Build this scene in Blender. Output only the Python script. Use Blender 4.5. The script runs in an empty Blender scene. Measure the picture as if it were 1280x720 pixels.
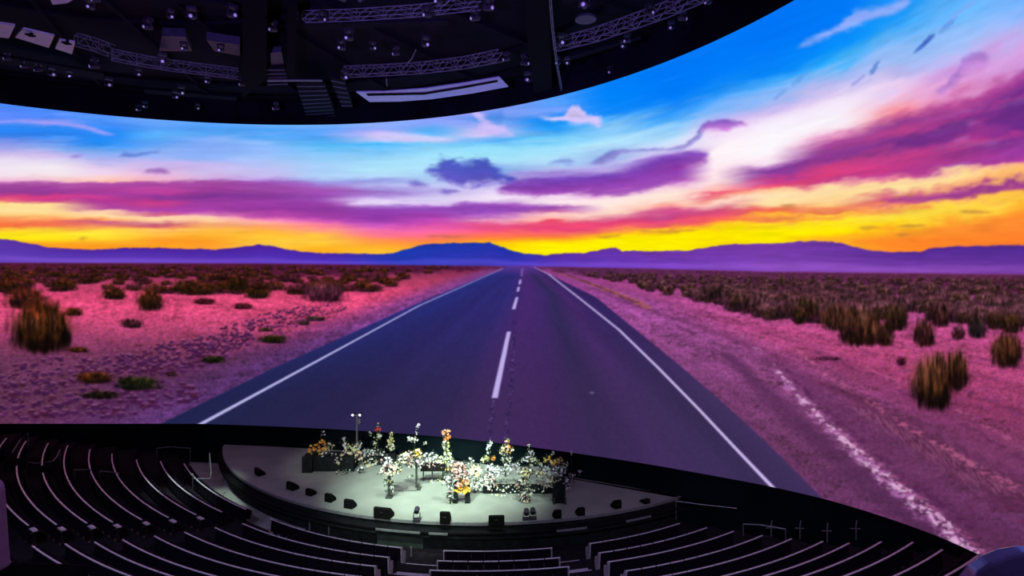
import numpy as np
# ------------------------------------------------------------------ the film shown on the dome screen
MX0, MX1, MY0, MY1 = 360, 460, 330, 60        # margins of the film round the 1280 x 720 core
PW, PH = 1280 + MX0 + MX1, 720 + MY0 + MY1
rg = np.random.default_rng(11)

def hexc(s):
    return np.array([int(s[i:i + 2], 16) for i in (0, 2, 4)], float) / 255

def lattice(x, y, seed):
    r = np.random.default_rng(seed)
    t = r.random((256, 256))
    xi = np.floor(x).astype(int); yi = np.floor(y).astype(int)
    fx = x - xi; fy = y - yi
    fx = fx * fx * (3 - 2 * fx); fy = fy * fy * (3 - 2 * fy)
    a = t[yi & 255, xi & 255]; b = t[yi & 255, (xi + 1) & 255]
    c = t[(yi + 1) & 255, xi & 255]; d = t[(yi + 1) & 255, (xi + 1) & 255]
    return (a + (b - a) * fx) * (1 - fy) + (c + (d - c) * fx) * fy

def fbm(x, y, seed, o=4):
    s = 0; a = 1.0; n = 0
    for k in range(o):
        s = s + a * (lattice(x * 2 ** k + 17 * k, y * 2 ** k + 31 * k, seed + k) - .5); n += a; a *= .55
    return s / n * 2

def ss(a, b, v):
    t = np.clip((v - a) / (b - a), 0, 1)
    return t * t * (3 - 2 * t)

SKY = {
0: "126 4a8cff 146 5a86fa 152 5a90ff 160 2a86f5 168 2f80f0 175 6a8ae8 183 9aa0ea 192 d0c0ee 200 e8dcf2 210 f0e6f4 219 f4e2ee 225 f0b8d8 228 c070b8 232 a0489c 240 963f9c 243 c04090 247 e84a80 251 f07878 254 ffe090 262 ffe4a0 270 ffc878 276 ff8c50 281 f46a3c 285 ffb040 291 ffe020 298 fff010 303 ffb020",
60: "134 4a8cff 146 5088fa 153 8a98f6 160 2a88f6 168 2a82f2 178 6a98ee 186 98b0f0 194 c8b4ec 200 e0d4f2 210 f4ecf4 219 f6e4ea 226 f0c0d0 229 b058a8 236 a0409c 242 983c98 246 d83c84 250 c83c90 253 e07888 256 ffe098 264 ffdc98 271 ffc070 277 f47850 281 ec6a50 286 ffc040 292 ffe828 299 ffe018 304 ffac20 309 ff9820",
130: "143 5c98ff 150 4a90fa 160 3a8cf8 165 2a8af6 178 1f88f2 186 58a0f4 192 7aaaf5 200 b0b4f0 208 e0c8ee 216 f0d4ee 222 ffd0c8 226 ffc0b0 229 b050a8 238 b0409c 242 a03c98 247 c83c90 252 b03a9a 262 b848a0 265 ffd0b0 270 ffe0a0 274 ff9a60 277 c85888 281 f08868 285 ffb050 290 ffe040 297 ffe030 303 ffb028 309 ff9a20",
200: "151 70a8ff 158 5aa0fa 168 5ab0fa 178 60a0f4 188 88b0f5 196 98b4f5 204 c8b8f0 212 d0b0e4 218 e8b8e0 226 f0b0c8 229 a84aa4 238 c0409a 246 8a3898 252 c83c8c 256 d04088 262 a840a8 268 d86090 270 ffd8a8 275 ffd0a0 281 c05078 284 e87868 287 ffc060 294 ffb840 300 ff9c28 309 ffa020",
260: "154 58a0fa 160 50a0f8 168 58a8fa 175 86b0fc 185 84acfa 196 90b4fa 206 c8b8f0 216 d0c0ee 224 d0b0e0 228 a850a8 236 a0409c 246 7c3494 252 a03ca4 262 a840a8 270 e088b0 272 ffc8b8 277 ffd098 281 f0a070 287 ffc04c 295 ffb030 303 ff9a24 309 ffa030",
330: "156 60a8ff 162 4aa0f8 170 58a8f8 178 80b8fa 190 94bcfc 200 a4c4fa 210 c0c0f4 218 c8c0f2 224 b890dc 227 9c50b4 236 9a48a4 246 88389a 254 a040a8 262 9838a0 270 b848a4 275 ff90b8 279 ffb0a0 284 ffa068 290 ffb838 298 ffc838 306 ffc840",
400: "156 78b0ff 162 60a4f8 172 50a4f8 182 58bcfa 192 8cc8fa 202 a0d0fa 212 a8d0fa 220 b0d0f8 226 a4a8ec 230 a070cc 238 a858b8 246 9848b0 254 9840a8 262 8c389c 270 a840a8 277 e060b8 283 ff8890 288 ffa080 294 ffc040 302 ffcc40 312 ffb020",
470: "154 8caefc 160 90a4fc 168 c8b8f8 175 b8c8fa 180 48b8fa 188 78c4fa 198 9cd8fa 210 b0e4fa 220 b4d8fa 226 9098e0 232 b4b4f0 240 9870c8 248 c0a0e8 252 e8d8fa 256 b890e0 262 9848b8 270 9038a8 278 b048b8 286 f070b8 294 ff7890 300 ff9050 308 ffb030 314 ffc030",
540: "148 90a0ff 156 84a8fc 164 50b0f8 172 98c8f8 175 d0d0f8 180 78c8fa 190 98dcfc 200 a8e4fc 212 b0e0fa 222 a8ccf4 232 c0c8f6 240 b8a8e8 248 d8d0f4 254 e0c8f4 258 a060c8 264 9048b8 272 a840b0 280 d850b0 288 ff68a8 296 ff7078 302 ff8840 310 ffa030",
610: "142 8898f0 148 5090e8 154 90a8f4 162 c8b8f4 168 d8c8f4 176 50b0fa 184 90dcfa 196 a4e8fc 204 a8dcfa 214 80a8e8 224 b8b8f0 232 c8c0f4 240 ecdcf8 248 f4e4f8 254 c8a0e0 258 9848b8 264 a048c0 270 c070c8 274 f0a0c0 280 e05888 286 e84c80 292 ff6868 298 ff7848 304 ffc010 310 ffd800",
690: "130 58a0ff 140 78a0fc 150 0a88f4 160 2098f6 168 50b0f6 176 78d0fa 184 a0e0fc 196 b0e4fc 206 b0d8f8 214 b0b4ec 222 a080d8 228 7848c0 236 9040b0 241 a858c0 244 f0c8f0 252 fff0f0 257 f8c8d8 259 a050b0 264 c868a8 268 ffc8c8 274 ffb8a8 278 f05070 286 e84078 292 f86868 296 f87048 300 ffb020 305 fff000 314 fff000",
760: "110 0080f8 130 0084fa 142 1488f8 150 68b8fa 158 88c8fa 170 90d0fa 180 b8e8fc 190 a0c8f4 198 9cb4ec 206 b0b8ee 214 b8a0e4 222 7040b8 230 8c44b4 238 9848b0 244 f0b8e0 250 ffe8e8 258 ffe8e0 266 ffd8c8 272 e07898 278 e84078 284 f05870 290 f88058 294 ffc018 300 fff000 312 fff000",
840: "90 0078f8 120 007cfa 140 2890f6 150 48a8f8 158 88c8fa 168 a8d8fc 176 c8e4fc 182 d8dcf8 190 d8c8f4 196 9060c8 204 8030a0 214 9840b0 220 8c40b0 228 a850b8 236 f0c0e0 244 ffe8d8 252 ffe0d0 258 f8a898 264 d85890 270 c84888 276 e84878 281 f06860 285 ffc020 292 ffe800 302 ffec00 310 fff000",
900: "60 0078f8 90 007cfa 110 1088f8 125 58a8f8 140 90b8f8 148 c0b8f4 160 e8c8f4 170 f8e8f8 182 fff4fa 200 fff0f8 214 ffe8f0 228 ffe0e0 238 fcb0a8 241 e85070 246 f08880 252 ffd8c8 258 e898a0 264 d85080 270 e85070 276 ff7050 281 ffd020 290 ffe800 302 ffe400",
970: "20 0074f6 60 0078f8 90 0888fa 102 40a8fa 118 88b8f8 130 b8b8f0 138 d8c0f2 150 f0e4fa 170 faf6fc 190 fcf8fc 200 f8e0f0 206 c080c8 212 7c3898 220 8c3c9c 226 c83c88 231 e85070 236 ffc898 246 ffe4b0 254 ffe0a0 259 f89070 264 f06050 269 ffc830 275 f08050 280 ffd820 290 fff000 300 ffe800",
1040: "0 0078f4 30 0078f8 60 0890fa 78 38b0fa 90 88bcf8 102 b0b8f0 114 d8c4f0 125 f0e0f8 150 faf4fc 160 fae8f4 170 e890c0 178 a84898 190 8c3c90 200 8c3890 208 c04088 216 e0407c 224 c8408c 228 f0a0a0 234 ffe0a8 244 ffd898 250 ffd090 256 ffd880 262 f89060 266 e07048 270 ffc840 278 ffe430 290 ffe800 300 ffb020",
1120: "0 1890fa 20 1898fa 40 58b0f8 60 90bcfa 80 a0c0f8 94 b8b4ec 105 e0c8f0 115 f0c8e8 128 f8a8b8 138 f08898 145 c05890 152 903c90 165 b84088 180 7c3488 190 b03c88 205 c83c8c 215 b43c90 222 e07098 226 ffd8a0 236 ffe4a0 243 d87880 250 d05080 256 f8a060 262 ffe050 272 ffe038 282 ffd020 292 ffa028 305 ff8c28",
1200: "0 58b0fa 20 78bcfc 40 98c0fc 55 a8c0f8 70 c0b4f0 85 c890d8 100 e0a8e4 115 e090c8 125 c0509c 140 983c90 155 7c3088 170 a83890 185 8c3484 200 b03c94 210 a43c9c 215 f0b0a0 222 ffe098 232 f8a878 238 b04890 244 a84488 250 ffc058 258 ffd848 268 ffd040 276 ffb034 286 ff9030 308 ff8428",
1280: "0 70b0fc 20 98b8fa 40 b8b4f4 60 d4a4e4 80 d494dc 90 b860b0 100 9c3c94 120 6c2c88 140 8c3494 155 642888 175 8c3498 190 a03ca0 200 b840a0 204 f0a090 212 ffc078 222 ffb868 230 9c3c94 236 c05880 240 ffc048 250 ffc840 262 ffa830 280 ff8830 306 ff7c2c",
}
HZ = 312.0
SX = [640, 740, 800, 900, 1000, 1100, 1180, 1280, 1800]
SV = [1.0, .95, .87, .74, .65, .55, .48, .41, .30]

def paint_film():
    Y, X = np.mgrid[0:PH, 0:PW].astype(float)
    X -= MX0; Y -= MY0
    img = np.zeros((PH, PW, 3))
    # ---- sky: profiles read along the flow of the clouds
    s = np.interp(X, SX, SV)
    F = (HZ - Y) * s
    amp = np.clip((HZ - Y) / 25, 0, 1)
    wx = X + amp * (18 * fbm(X / 70, F / 9, 3) + 0)
    wf = F + amp * (5.5 * fbm(X / 46, F / 8, 5, 4) * np.interp(X, [0, 600, 900, 1280], [.55, .9, 1.0, 1.25]) + 1.6 * fbm(X / 14, F / 3, 9, 3))
    xs = sorted(SKY)
    fs = np.arange(-10, 520, .5)
    tab = np.zeros((len(xs), len(fs), 3))
    for i, x in enumerate(xs):
        p = SKY[x].split(); ys = np.array([float(v) for v in p[0::2]]); cs = np.array([hexc(c) for c in p[1::2]])
        f = (HZ - ys) * np.interp(x, SX, SV)
        for k in range(3):
            tab[i, :, k] = np.interp(fs, f[::-1], cs[::-1, k])
    xg = np.interp(wx, xs, np.arange(len(xs)))
    i0 = np.clip(np.floor(xg).astype(int), 0, len(xs) - 2); tx = xg - i0
    tx = tx * tx * (3 - 2 * tx) * .5 + tx * .5
    fi = np.clip((wf + 10) * 2, 0, len(fs) - 2); j0 = np.floor(fi).astype(int); tf = (fi - j0)[..., None]; tx = tx[..., None]
    a = tab[i0, j0] * (1 - tf) + tab[i0, j0 + 1] * tf
    b = tab[i0 + 1, j0] * (1 - tf) + tab[i0 + 1, j0 + 1] * tf
    img = a * (1 - tx) + b * tx
    # wispy streaks
    st = fbm(X / 60, F / 3.2, 41, 4) * ss(0, 30, HZ - Y)
    st2 = fbm(X / 22, F / 2.2, 57, 3)
    dark = 1 - img.min(-1)
    blue = ss(.3, .0, img[..., 0]) * .75
    img *= (1 + (.10 * st + .05 * st2) * np.clip(dark, .15, 1) * (1 - blue))[..., None]
    ws = ss(.28, .6, fbm(X / 80, F / 7, 77, 4)) * ss(150, 60, np.abs(Y - 175)) * ss(0, 60, HZ - 60 - Y) * .16 * (1 - .8 * blue)
    img = img * (1 - ws[..., None]) + ws[..., None] * np.array([.86, .84, .99])

    def blend(mask, col):
        m = np.clip(mask, 0, 1)[..., None]
        img[:] = img * (1 - m) + np.asarray(col) * m

    def sub(x0, y0, x1, y1):
        a0 = max(0, int(y0 + MY0)); a1 = min(PH, int(y1 + MY0) + 1); b0 = max(0, int(x0 + MX0)); b1 = min(PW, int(x1 + MX0) + 1)
        return slice(a0, a1), slice(b0, b1)

    def cloud(poly, col, soft=5, rough=5, seed=1, alpha=1, lo=None):
        """a cloud given by its top and bottom line (x, top, bottom)"""
        p = np.array(poly, float)
        sl = sub(p[0, 0] - 20, p[:, 1].min() - 20, p[-1, 0] + 20, p[:, 2].max() + 20)
        x = X[sl]; y = Y[sl]
        wob = rough * fbm(x / 26, y / 9, seed, 4); wob2 = rough * fbm(x / 26, y / 9, seed + 50, 4)
        t = np.interp(x + wob2, p[:, 0], p[:, 1]); b_ = np.interp(x + wob2, p[:, 0], p[:, 2])
        d = np.minimum(y + wob - t, b_ - (y + wob))
        d = np.where((x < p[0, 0]) | (x > p[-1, 0]), -9, d)
        d = d + .55 * rough * fbm(x / 9, y / 4, seed + 77, 3)
        m = ss(-soft * .9, soft * 1.2, d) * alpha * np.clip(np.minimum(x - p[0, 0], p[-1, 0] - x) / 9 + .0, 0, 1)
        c = np.array(hexc(col))[None, None, :] * np.ones(x.shape + (1,))
        if lo is not None:
            v = np.clip((y - t) / np.maximum(b_ - t, 1), 0, 1)[..., None]
            c = c * (1 - v) + hexc(lo) * v
        c = c * (1 + .13 * fbm(x / 30, y / 5, seed + 9, 4))[..., None]
        m = m[..., None]
        img[sl] = img[sl] * (1 - m) + c * m

    # lilac wisps and small clouds, left half
    cloud([(-30, 151, 153), (40, 150, 153), (85, 152, 157), (110, 157, 163), (130, 163, 168), (146, 168, 170)], 'b8a0f6', 3, 1.5, 2, .85)
    cloud([(20, 174, 177), (50, 172, 175)], '6a80d8', 2, 2, 3, .6)
    cloud([(85, 195, 199), (106, 192, 196)], '9a80d0', 2, 2, 4, .7)
    cloud([(146, 195, 197), (156, 191, 196), (170, 192, 196), (200, 188, 191), (204, 187, 188)], '5a78d4', 2, 2, 5, .75)
    cloud([(176, 216, 218), (186, 211, 217), (202, 210, 217), (216, 215, 218)], '9c68b8', 3, 2, 6, .85)
    cloud([(452, 168, 171), (480, 166, 175), (510, 167, 177), (545, 171, 177), (575, 174, 177)], 'd8ccfa', 4, 2, 7, .8)
    cloud([(430, 255, 257), (452, 250, 257), (480, 250, 256), (500, 250, 254)], 'ecdcfc', 3, 2, 8, .8)
    cloud([(585, 136, 140), (596, 140, 156), (606, 150, 168), (622, 156, 172), (640, 166, 172), (648, 170, 172)], 'd0bcf8', 5, 6, 31, .8)
    cloud([(604, 138, 141), (614, 138, 152), (626, 136, 152), (634, 140, 146)], '4a8ce8', 5, 5, 12, .7)
    # blue and violet clouds over the middle
    cloud([(505, 227, 229), (520, 225, 234), (536, 229, 234), (540, 231, 232)], '6068c8', 4, 3, 13, .8, '8860c4')
    cloud([(546, 238, 240), (556, 235, 242), (570, 236, 242), (578, 239, 241)], '7868c4', 3, 3, 14, .85)
    cloud([(528, 212, 216), (545, 206, 220), (553, 198, 224), (564, 197, 228), (576, 200, 231), (594, 199, 231), (608, 196, 230), (614, 205, 230), (622, 214, 231), (650, 222, 231)], '3a4cba', 6, 7, 15, .9, '5a48b8')
    cloud([(598, 197, 199), (610, 197, 202), (612, 198, 200)], '4a58bc', 2, 2, 16, .8)
    cloud([(682, 205, 207), (694, 199, 207), (710, 197, 207), (722, 203, 207)], '7888d8', 4, 4, 17, .75)
    cloud([(630, 216, 219), (670, 214, 219), (700, 213, 218), (730, 215, 218), (750, 212, 215)], 'a080d8', 3, 3, 18, .65)
    cloud([(618, 236, 238), (640, 228, 242), (664, 224, 243), (700, 224, 238), (730, 222, 236), (760, 219, 233), (800, 207, 226), (830, 197, 214), (858, 191, 208), (884, 190, 201), (890, 192, 194)], '7440b4', 5, 5, 19, .9, '9440b0')
    cloud([(735, 244, 247), (770, 234, 246), (805, 226, 240), (832, 220, 231), (846, 219, 224)], '9848b4', 4, 4, 20, .85)
    cloud([(734, 204, 208), (752, 196, 207), (766, 187, 202), (776, 185, 192), (800, 187, 191), (838, 186, 190), (856, 178, 187), (872, 166, 176), (880, 155, 166), (884, 154, 158)], '6c68c4', 3, 3, 21, .8, 'a8a0e4')
    cloud([(872, 160, 166), (884, 151, 163), (900, 149, 164), (914, 151, 161), (928, 151, 157), (938, 154, 156)], '7448b4', 4, 4, 22, .9, 'c878d4')
    cloud([(560, 258, 262), (580, 252, 268), (620, 256, 268), (680, 256, 262), (714, 255, 258)], '9048b4', 4, 4, 23, .8)
    cloud([(672, 146, 148), (690, 146, 151), (706, 144, 154), (714, 133, 155), (724, 131, 156), (729, 138, 156), (736, 143, 154), (750, 142, 158), (756, 150, 156)], 'dcc8fa', 3, 4, 24, .95)
    cloud([(628, 143, 146), (660, 141, 146), (690, 145, 150)], '90a8fa', 4, 3, 25, .7)
    # right-hand half
    cloud([(994, 58, 62), (1012, 50, 57), (1030, 40, 50), (1050, 30, 42), (1066, 14, 36), (1080, 10, 30), (1100, 8, 22), (1116, 5, 18), (1132, -4, 10), (1142, -12, 2)], 'a8b0f8', 5, 4, 26, .8)
    for (x, y, rx, ry, c, al) in [(1152, 58, 10, 3, '3c68c4', .8), (1161, 49, 9, 4, '3c60b8', .85), (1184, 32, 11, 5, '6090dc', .7), (1092, 87, 5, 5, '4a78c8', .7), (1096, 79, 5, 3, '4a78c8', .6),
                                  (1072, 101, 9, 3, '8890e0', .6), (997, 100, 8, 5, '5898e4', .6), (975, 118, 9, 3, '7098e4', .5), (1010, 90, 9, 3, '60a0ec', .4), (1204, 12, 20, 4, '88a8f0', .5)]:
        sl = sub(x - 30, y - 30, x + 30, y + 30); xx = X[sl] - x; yy = Y[sl] - y + .75 * (X[sl] - x)
        q = (xx / rx) ** 2 + (yy / ry) ** 2 + .8 * fbm(X[sl] / 5, Y[sl] / 4, 90 + int(x), 3)
        m = (ss(1.6, .1, q) * al)[..., None]; img[sl] = img[sl] * (1 - m) + hexc(c) * m
    cloud([(1166, 118, 122), (1180, 108, 120), (1196, 88, 112), (1204, 74, 100), (1216, 67, 96), (1230, 66, 92), (1240, 70, 80)], 'a070c8', 6, 4, 27, .85, 'dc98dc')
    cloud([(1114, 176, 182), (1140, 168, 186), (1160, 160, 186), (1185, 154, 182), (1200, 150, 172), (1215, 148, 160)], '6c2c84', 7, 5, 28, .75)
    cloud([(1225, 150, 158), (1250, 136, 160), (1285, 120, 168), (1700, 60, 150)], '5c2880', 8, 6, 29, .6)
    cloud([(1146, 165, 169), (1180, 150, 154), (1220, 138, 142), (1260, 124, 129), (1300, 108, 114)], 'c83c90', 4, 4, 30, .45)
    cloud([(1050, 212, 216), (1110, 196, 202), (1170, 182, 190), (1230, 172, 178), (1300, 158, 164)], 'd84088', 5, 6, 36, .5)
    cloud([(1096, 250, 253), (1130, 245, 252), (1170, 243, 251), (1210, 236, 246), (1250, 231, 239), (1290, 228, 234), (1700, 180, 200)], '9c3c90', 4, 3, 32, .75)
    cloud([(958, 262, 265), (1000, 260, 266), (1040, 258, 264), (1080, 254, 258), (1110, 250, 254)], 'e06848', 4, 3, 33, .6)
    cloud([(950, 274, 278), (1000, 273, 279), (1060, 267, 271), (1120, 262, 266), (1170, 255, 260)], 'ee7048', 4, 3, 34, .6)
    for (x, y, w) in [(985, 258, 14), (1121, 247, 10), (1137, 244, 10), (1085, 285, 16), (1140, 283, 22), (1128, 294, 12), (1220, 265, 24), (103, 298, 9), (560, 296, 30), (835, 289, 40), (760, 296, 20)]:
        cloud([(x - w, y - 1, y + 1), (x, y - 2.5, y + 2), (x + w, y - 2, y)], 'b07040', 2, 2, 35 + x, .55)
    cloud([(1160, 286, 290), (1200, 282, 294), (1280, 266, 290), (1700, 240, 280)], 'ff8a30', 5, 5, 37, .7)
    cloud([(1060, 300, 304), (1120, 297, 308), (1280, 292, 310), (1700, 292, 312)], 'ff8028', 5, 3, 38, .6)

    # ---- hills
    HX = [-400, -200, 0, 20, 40, 60, 80, 100, 130, 160, 200, 250, 270, 290, 312, 320, 335, 350, 370, 400, 430, 480, 490, 500, 515, 530, 560, 600, 612, 625, 640, 655, 680, 705, 730, 745, 760, 770, 778, 790, 815, 830, 860, 880, 900, 920, 950, 980, 1000, 1015, 1040, 1055, 1070, 1090, 1110, 1150, 1165, 1190, 1230, 1280, 1800]
    HV = [290, 292, 299, 301, 304.5, 308.5, 310.5, 312, 311.5, 310, 310, 311, 312.5, 310.5, 307.5, 306, 307, 310, 313.5, 316, 317, 317.5, 317, 314, 310, 305.5, 304, 303, 303, 308, 313, 317, 319, 316.5, 316, 313, 310, 310, 314, 313, 314, 314, 313, 310, 307, 305, 305, 304, 302, 301, 302, 305, 309, 313, 315, 315, 310, 308, 307, 306, 300]
    hy = np.interp(X, HX, HV) + 1.0 * fbm(X / 9, X * 0, 60, 3)
    base = np.interp(X, [-400, 0, 320, 600, 700, 800, 960, 1280, 1700], [326, 328, 329, 332, 333, 335, 339, 342.5, 346])
    v = np.clip((Y - hy) / (base - hy), 0, 1)
    topc = np.stack([np.interp(X, [0, 120, 300, 420, 500, 640, 700, 800, 960, 1150, 1280], [q[k] for q in map(hexc, ['5a34a4', '4824a0', '48209c', '4828ac', '1838a8', '1c30a4', '5a2ca0', '6a34a4', '7438a4', '502890', '4c2890'])]) for k in range(3)], -1)
    lowc = np.stack([np.interp(X, [0, 120, 300, 420, 500, 640, 700, 800, 960, 1150, 1280], [q[k] for q in map(hexc, ['5c3cb4', '6844c0', '5838b8', '5034bc', '2c38b8', '4034b4', '5838bc', '6838b8', '7c44b4', '7c40a8', '7038a0'])]) for k in range(3)], -1)
    c = topc * (1 - v[..., None]) + lowc * v[..., None]
    c *= (1 + .10 * fbm(X / 30, Y / 3, 63, 4) * ss(640, 760, np.abs(X - 200) + 500))[..., None]
    hz = ss(.62, .78, v) * ss(1.02, .9, v)
    c = c + hz[..., None] * np.array([.07, .05, .06])
    m = ss(-.6, .6, Y - hy)[..., None]
    img[:] = img * (1 - m) + c * m

    # ---- plain
    g = np.maximum(Y - base, 0)                      # rows below the horizon
    left = X < 645
    gd = ss(-.4, 1.2, Y - base)[..., None]
    # road lines
    rl = np.interp(Y, [330, 334, 380, 460, 529, 720], [640, 632, 520, 342, 203, -190])
    rr = np.interp(Y, [330, 334, 371, 400, 457, 500, 555, 617, 700, 780], [655, 668, 744, 780, 850, 900, 960, 1022, 1100, 1170])
    # sand
    py = 1.0 / np.maximum(g, .8)
    U = (X - 648) * py * 6; V = 420 * py             # ground coordinates for grain
    sandL = np.stack([np.interp(Y, [330, 350, 370, 400, 430, 455, 480, 505, 530, 600], [q[k] for q in map(hexc, ['6a2444', 'a83a60', 'd44672', 'd44a78', 'be4876', 'a04472', '8c4068', '8a3e64', '984270', '8c3468'])]) for k in range(3)], -1)
    sandR = np.stack([np.interp(Y, [335, 350, 380, 410, 440, 480, 520, 570, 620, 700], [q[k] for q in map(hexc, ['7c3478', 'a04284', 'a84888', 'ba4a84', 'bc4a7e', 'b44678', '9c3e6c', '8c3c64', '80385e', '78345c'])]) for k in range(3)], -1)
    dl = np.clip((rl - X) / (40 + g * 1.0), 0, 1)[..., None]           # 0 at the road's edge
    shL = hexc('7c3c84')
    cl = shL * (1 - ss(.0, .9, dl)) + sandL * ss(.0, .9, dl)
    dr = np.clip((X - rr) / (30 + g * 1.9), 0, 1)[..., None]
    shR = np.stack([np.interp(Y, [335, 380, 430, 500, 560, 640, 700], [q[k] for q in map(hexc, ['8c3c84', '984890', '904884', '844478', '804474', '743c6c', '6c3864'])]) for k in range(3)], -1)
    cr = shR * (1 - ss(.35, 1.0, dr)) + sandR * ss(.35, 1.0, dr)
    ground = np.where(left[..., None], cl * (1 - np.array([.30, .18, .20]) * ss(388, 450, Y)[..., None]), cr * (1 - .10 * ss(430, 560, Y))[..., None])
    big = fbm(X / 50, Y / 10, 101, 4); fine = fbm(X / 4.2, Y / 2.2, 103, 3); mid = fbm(X / 14, Y / 4, 105, 4)
    gs = np.clip(g / 60, .2, 1)
    dg = (X - 648) / np.maximum(g, 8)                      # direction from the vanishing point
    ray = fbm(dg * 9, V / 60 + dg * 2, 121, 4); grit = fbm(X / 2.0, Y / 1.7, 123, 2); grit2 = fbm(X / 7 + Y / 16, Y / 3.2, 125, 4)
    ground = ground * (1 + gs * (.16 * big + .20 * mid + .16 * ray * (~left)) + .20 * fine * ss(4, 40, g) + gs * .22 * grit + gs * .22 * grit2)[..., None]
    # road-side rubble, darker stones
    rub = ss(.02, .26, .8 * grit2 + .7 * mid + .45 * fine) * np.where(left, ss(46, 100, g) * ss(.12, .45, dl[..., 0]) * (1 - .5 * ss(.8, 1, dl[..., 0])), ss(30, 130, g) * .45)
    ground = ground * (1 - .66 * rub[..., None]) + .66 * rub[..., None] * hexc('441c48')
    pebl = ss(.45, .8, fbm(X / 2.4, Y / 1.6, 111, 2)) * ss(16, 80, g) * .30
    ground = ground + pebl[..., None] * np.array([.32, .2, .3])
    pebd = ss(.40, .8, fbm(X / 2.8, Y / 1.8, 131, 2)) * ss(14, 70, g) * .42
    ground = ground * (1 - pebd[..., None] * .6)
    img[:] = img * (1 - gd) + ground * gd

    # wheel-worn bands beside the road on the right, rubble ridge
    def strip(pts, width, col, al, seed, rough=.6, sc=(9, 3), lump=None):
        p = np.array(pts, float)                      # (y, x)
        cx = np.interp(Y, p[:, 0], p[:, 1]); w = np.interp(Y, p[:, 0], width)
        q = np.abs(X - cx) / w + rough * fbm(X / sc[0] - Y / (sc[0] * 1.2), Y / sc[1], seed, 4)
        mk = ss(1.35, .15, q) * al * (1 if lump is None else ss(-.12, .22, fbm(X / lump[0] - Y / (lump[0] * 1.6), Y / lump[1], seed + 7, 3))) * (Y > p[0, 0]) * (Y < p[-1, 0] + 1) * ss(0, 6, Y - p[0, 0] + 1)
        blend(mk, hexc(col))
    strip([(358, 735), (380, 790), (400, 850), (430, 935), (480, 1010), (560, 1110), (640, 1200), (720, 1290)], [4, 7, 10, 16, 22, 34, 44, 54], '5c2850', .40, 201)
    strip([(352, 745), (370, 810), (392, 880), (420, 985), (470, 1090), (540, 1200), (600, 1290)], [5, 9, 12, 18, 26, 36, 44], '7c3464', .35, 203)
    for q in range(7):                                   # furrows of the verge, all heading for the vanishing point
        o_ = q * .115
        strip([(350, 728 + 60 * o_), (380, 800 + 240 * o_), (430, 888 + 480 * o_), (500, 975 + 760 * o_), (600, 1090 + 1020 * o_), (720, 1230 + 1260 * o_)], [1.5, 2.5, 4, 7, 10, 14], ['602c5c', '702c54', '58244c'][q % 3], .5, 240 + q, 1.0, (7, 3), (9, 4))
        strip([(352, 740 + 60 * o_), (380, 812 + 240 * o_), (430, 905 + 480 * o_), (500, 1000 + 760 * o_), (600, 1120 + 1020 * o_), (720, 1266 + 1260 * o_)], [1.2, 2, 3, 5, 8, 10], ['c06098', 'b45890', 'c86890'][q % 3], .5, 260 + q, 1.0, (6, 3), (6, 3))
    strip([(440, 905), (480, 945), (520, 988), (560, 1032), (600, 1080), (640, 1130), (700, 1215)], [10, 15, 20, 22, 25, 28, 32], '4c264c', .55, 205, .4)
    strip([(480, 1040), (520, 1110), (560, 1170), (600, 1230), (640, 1290)], [12, 30, 40, 50, 60], '502240', .6, 207, .7, (4, 7))
    strip([(500, 1060), (540, 1120), (580, 1190), (620, 1262)], [10, 22, 30, 36], 'a05c80', .5, 219, .7, (3, 7), (2.2, 6))
    strip([(440, 962), (470, 990), (500, 1018), (530, 1052), (560, 1086), (590, 1122), (620, 1160), (660, 1216)], [3, 5, 6, 8, 8, 9, 10, 10], '4c1c48', .6, 223, .8, (6, 3), (8, 4))
    strip([(400, 905), (420, 928), (440, 950), (470, 976), (500, 1000), (530, 1032), (560, 1062), (590, 1096), (620, 1132), (650, 1168), (690, 1212)], [2, 3, 4, 7, 9, 11, 13, 14, 15, 16, 16], 'b06cac', .8, 209, 1.2, (7, 4), (9, 5))
    strip([(460, 968), (500, 1003), (530, 1034), (560, 1064), (590, 1099), (620, 1136), (650, 1172), (692, 1214)], [3, 6, 8, 9, 11, 12, 13, 13], 'e0b4d8', .9, 211, 1.3, (5, 3), (4.5, 2.6))
    strip([(430, 985), (480, 1050), (530, 1130), (580, 1215), (620, 1290)], [4, 6, 8, 10, 12], 'd06c94', .6, 213, 1.0, (6, 3), (6, 3))
    # rubble beside the road on the left
    for (x, y, rx, ry, n_) in [(215, 447, 70, 20, 230), (150, 458, 60, 14, 90), (275, 428, 46, 12, 110), (350, 400, 46, 12, 120), (400, 386, 40, 8, 70), (60, 470, 70, 22, 90), (150, 500, 110, 20, 110), (300, 412, 30, 10, 40), (30, 500, 60, 24, 60)]:
        for _ in range(int(n_ * 1.4)):
            a_ = rg.random() * 6.283; u_ = rg.random() ** .5; xs = x + rx * u_ * np.cos(a_); yss = y + ry * u_ * np.sin(a_) - (xs - x) * .12; w_ = (yss - 330) / 120 * (.9 + 2.6 * rg.random() ** 1.5); h_ = w_ * .46 + .5
            sl = sub(xs - w_ * 1.6, yss - h_ * 2.5, xs + w_ * 1.6, yss + h_ * 2.5)
            q_ = ((X[sl] - xs) / w_) ** 2 + ((Y[sl] - yss) / h_) ** 2; mk = (ss(2.0, .8, q_) * .72)[..., None]; img[sl] = img[sl] * (1 - mk) + hexc(['34123c', '401844', '3c1230'][_ % 3]) * mk
            q_ = ((X[sl] - xs) / w_) ** 2 + ((Y[sl] - yss + h_ * 1.3) / (h_ * .6)) ** 2; mk = (ss(1.4, .3, q_) * .26)[..., None]; img[sl] = img[sl] * (1 - mk) + hexc('c47ca8') * mk
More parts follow.
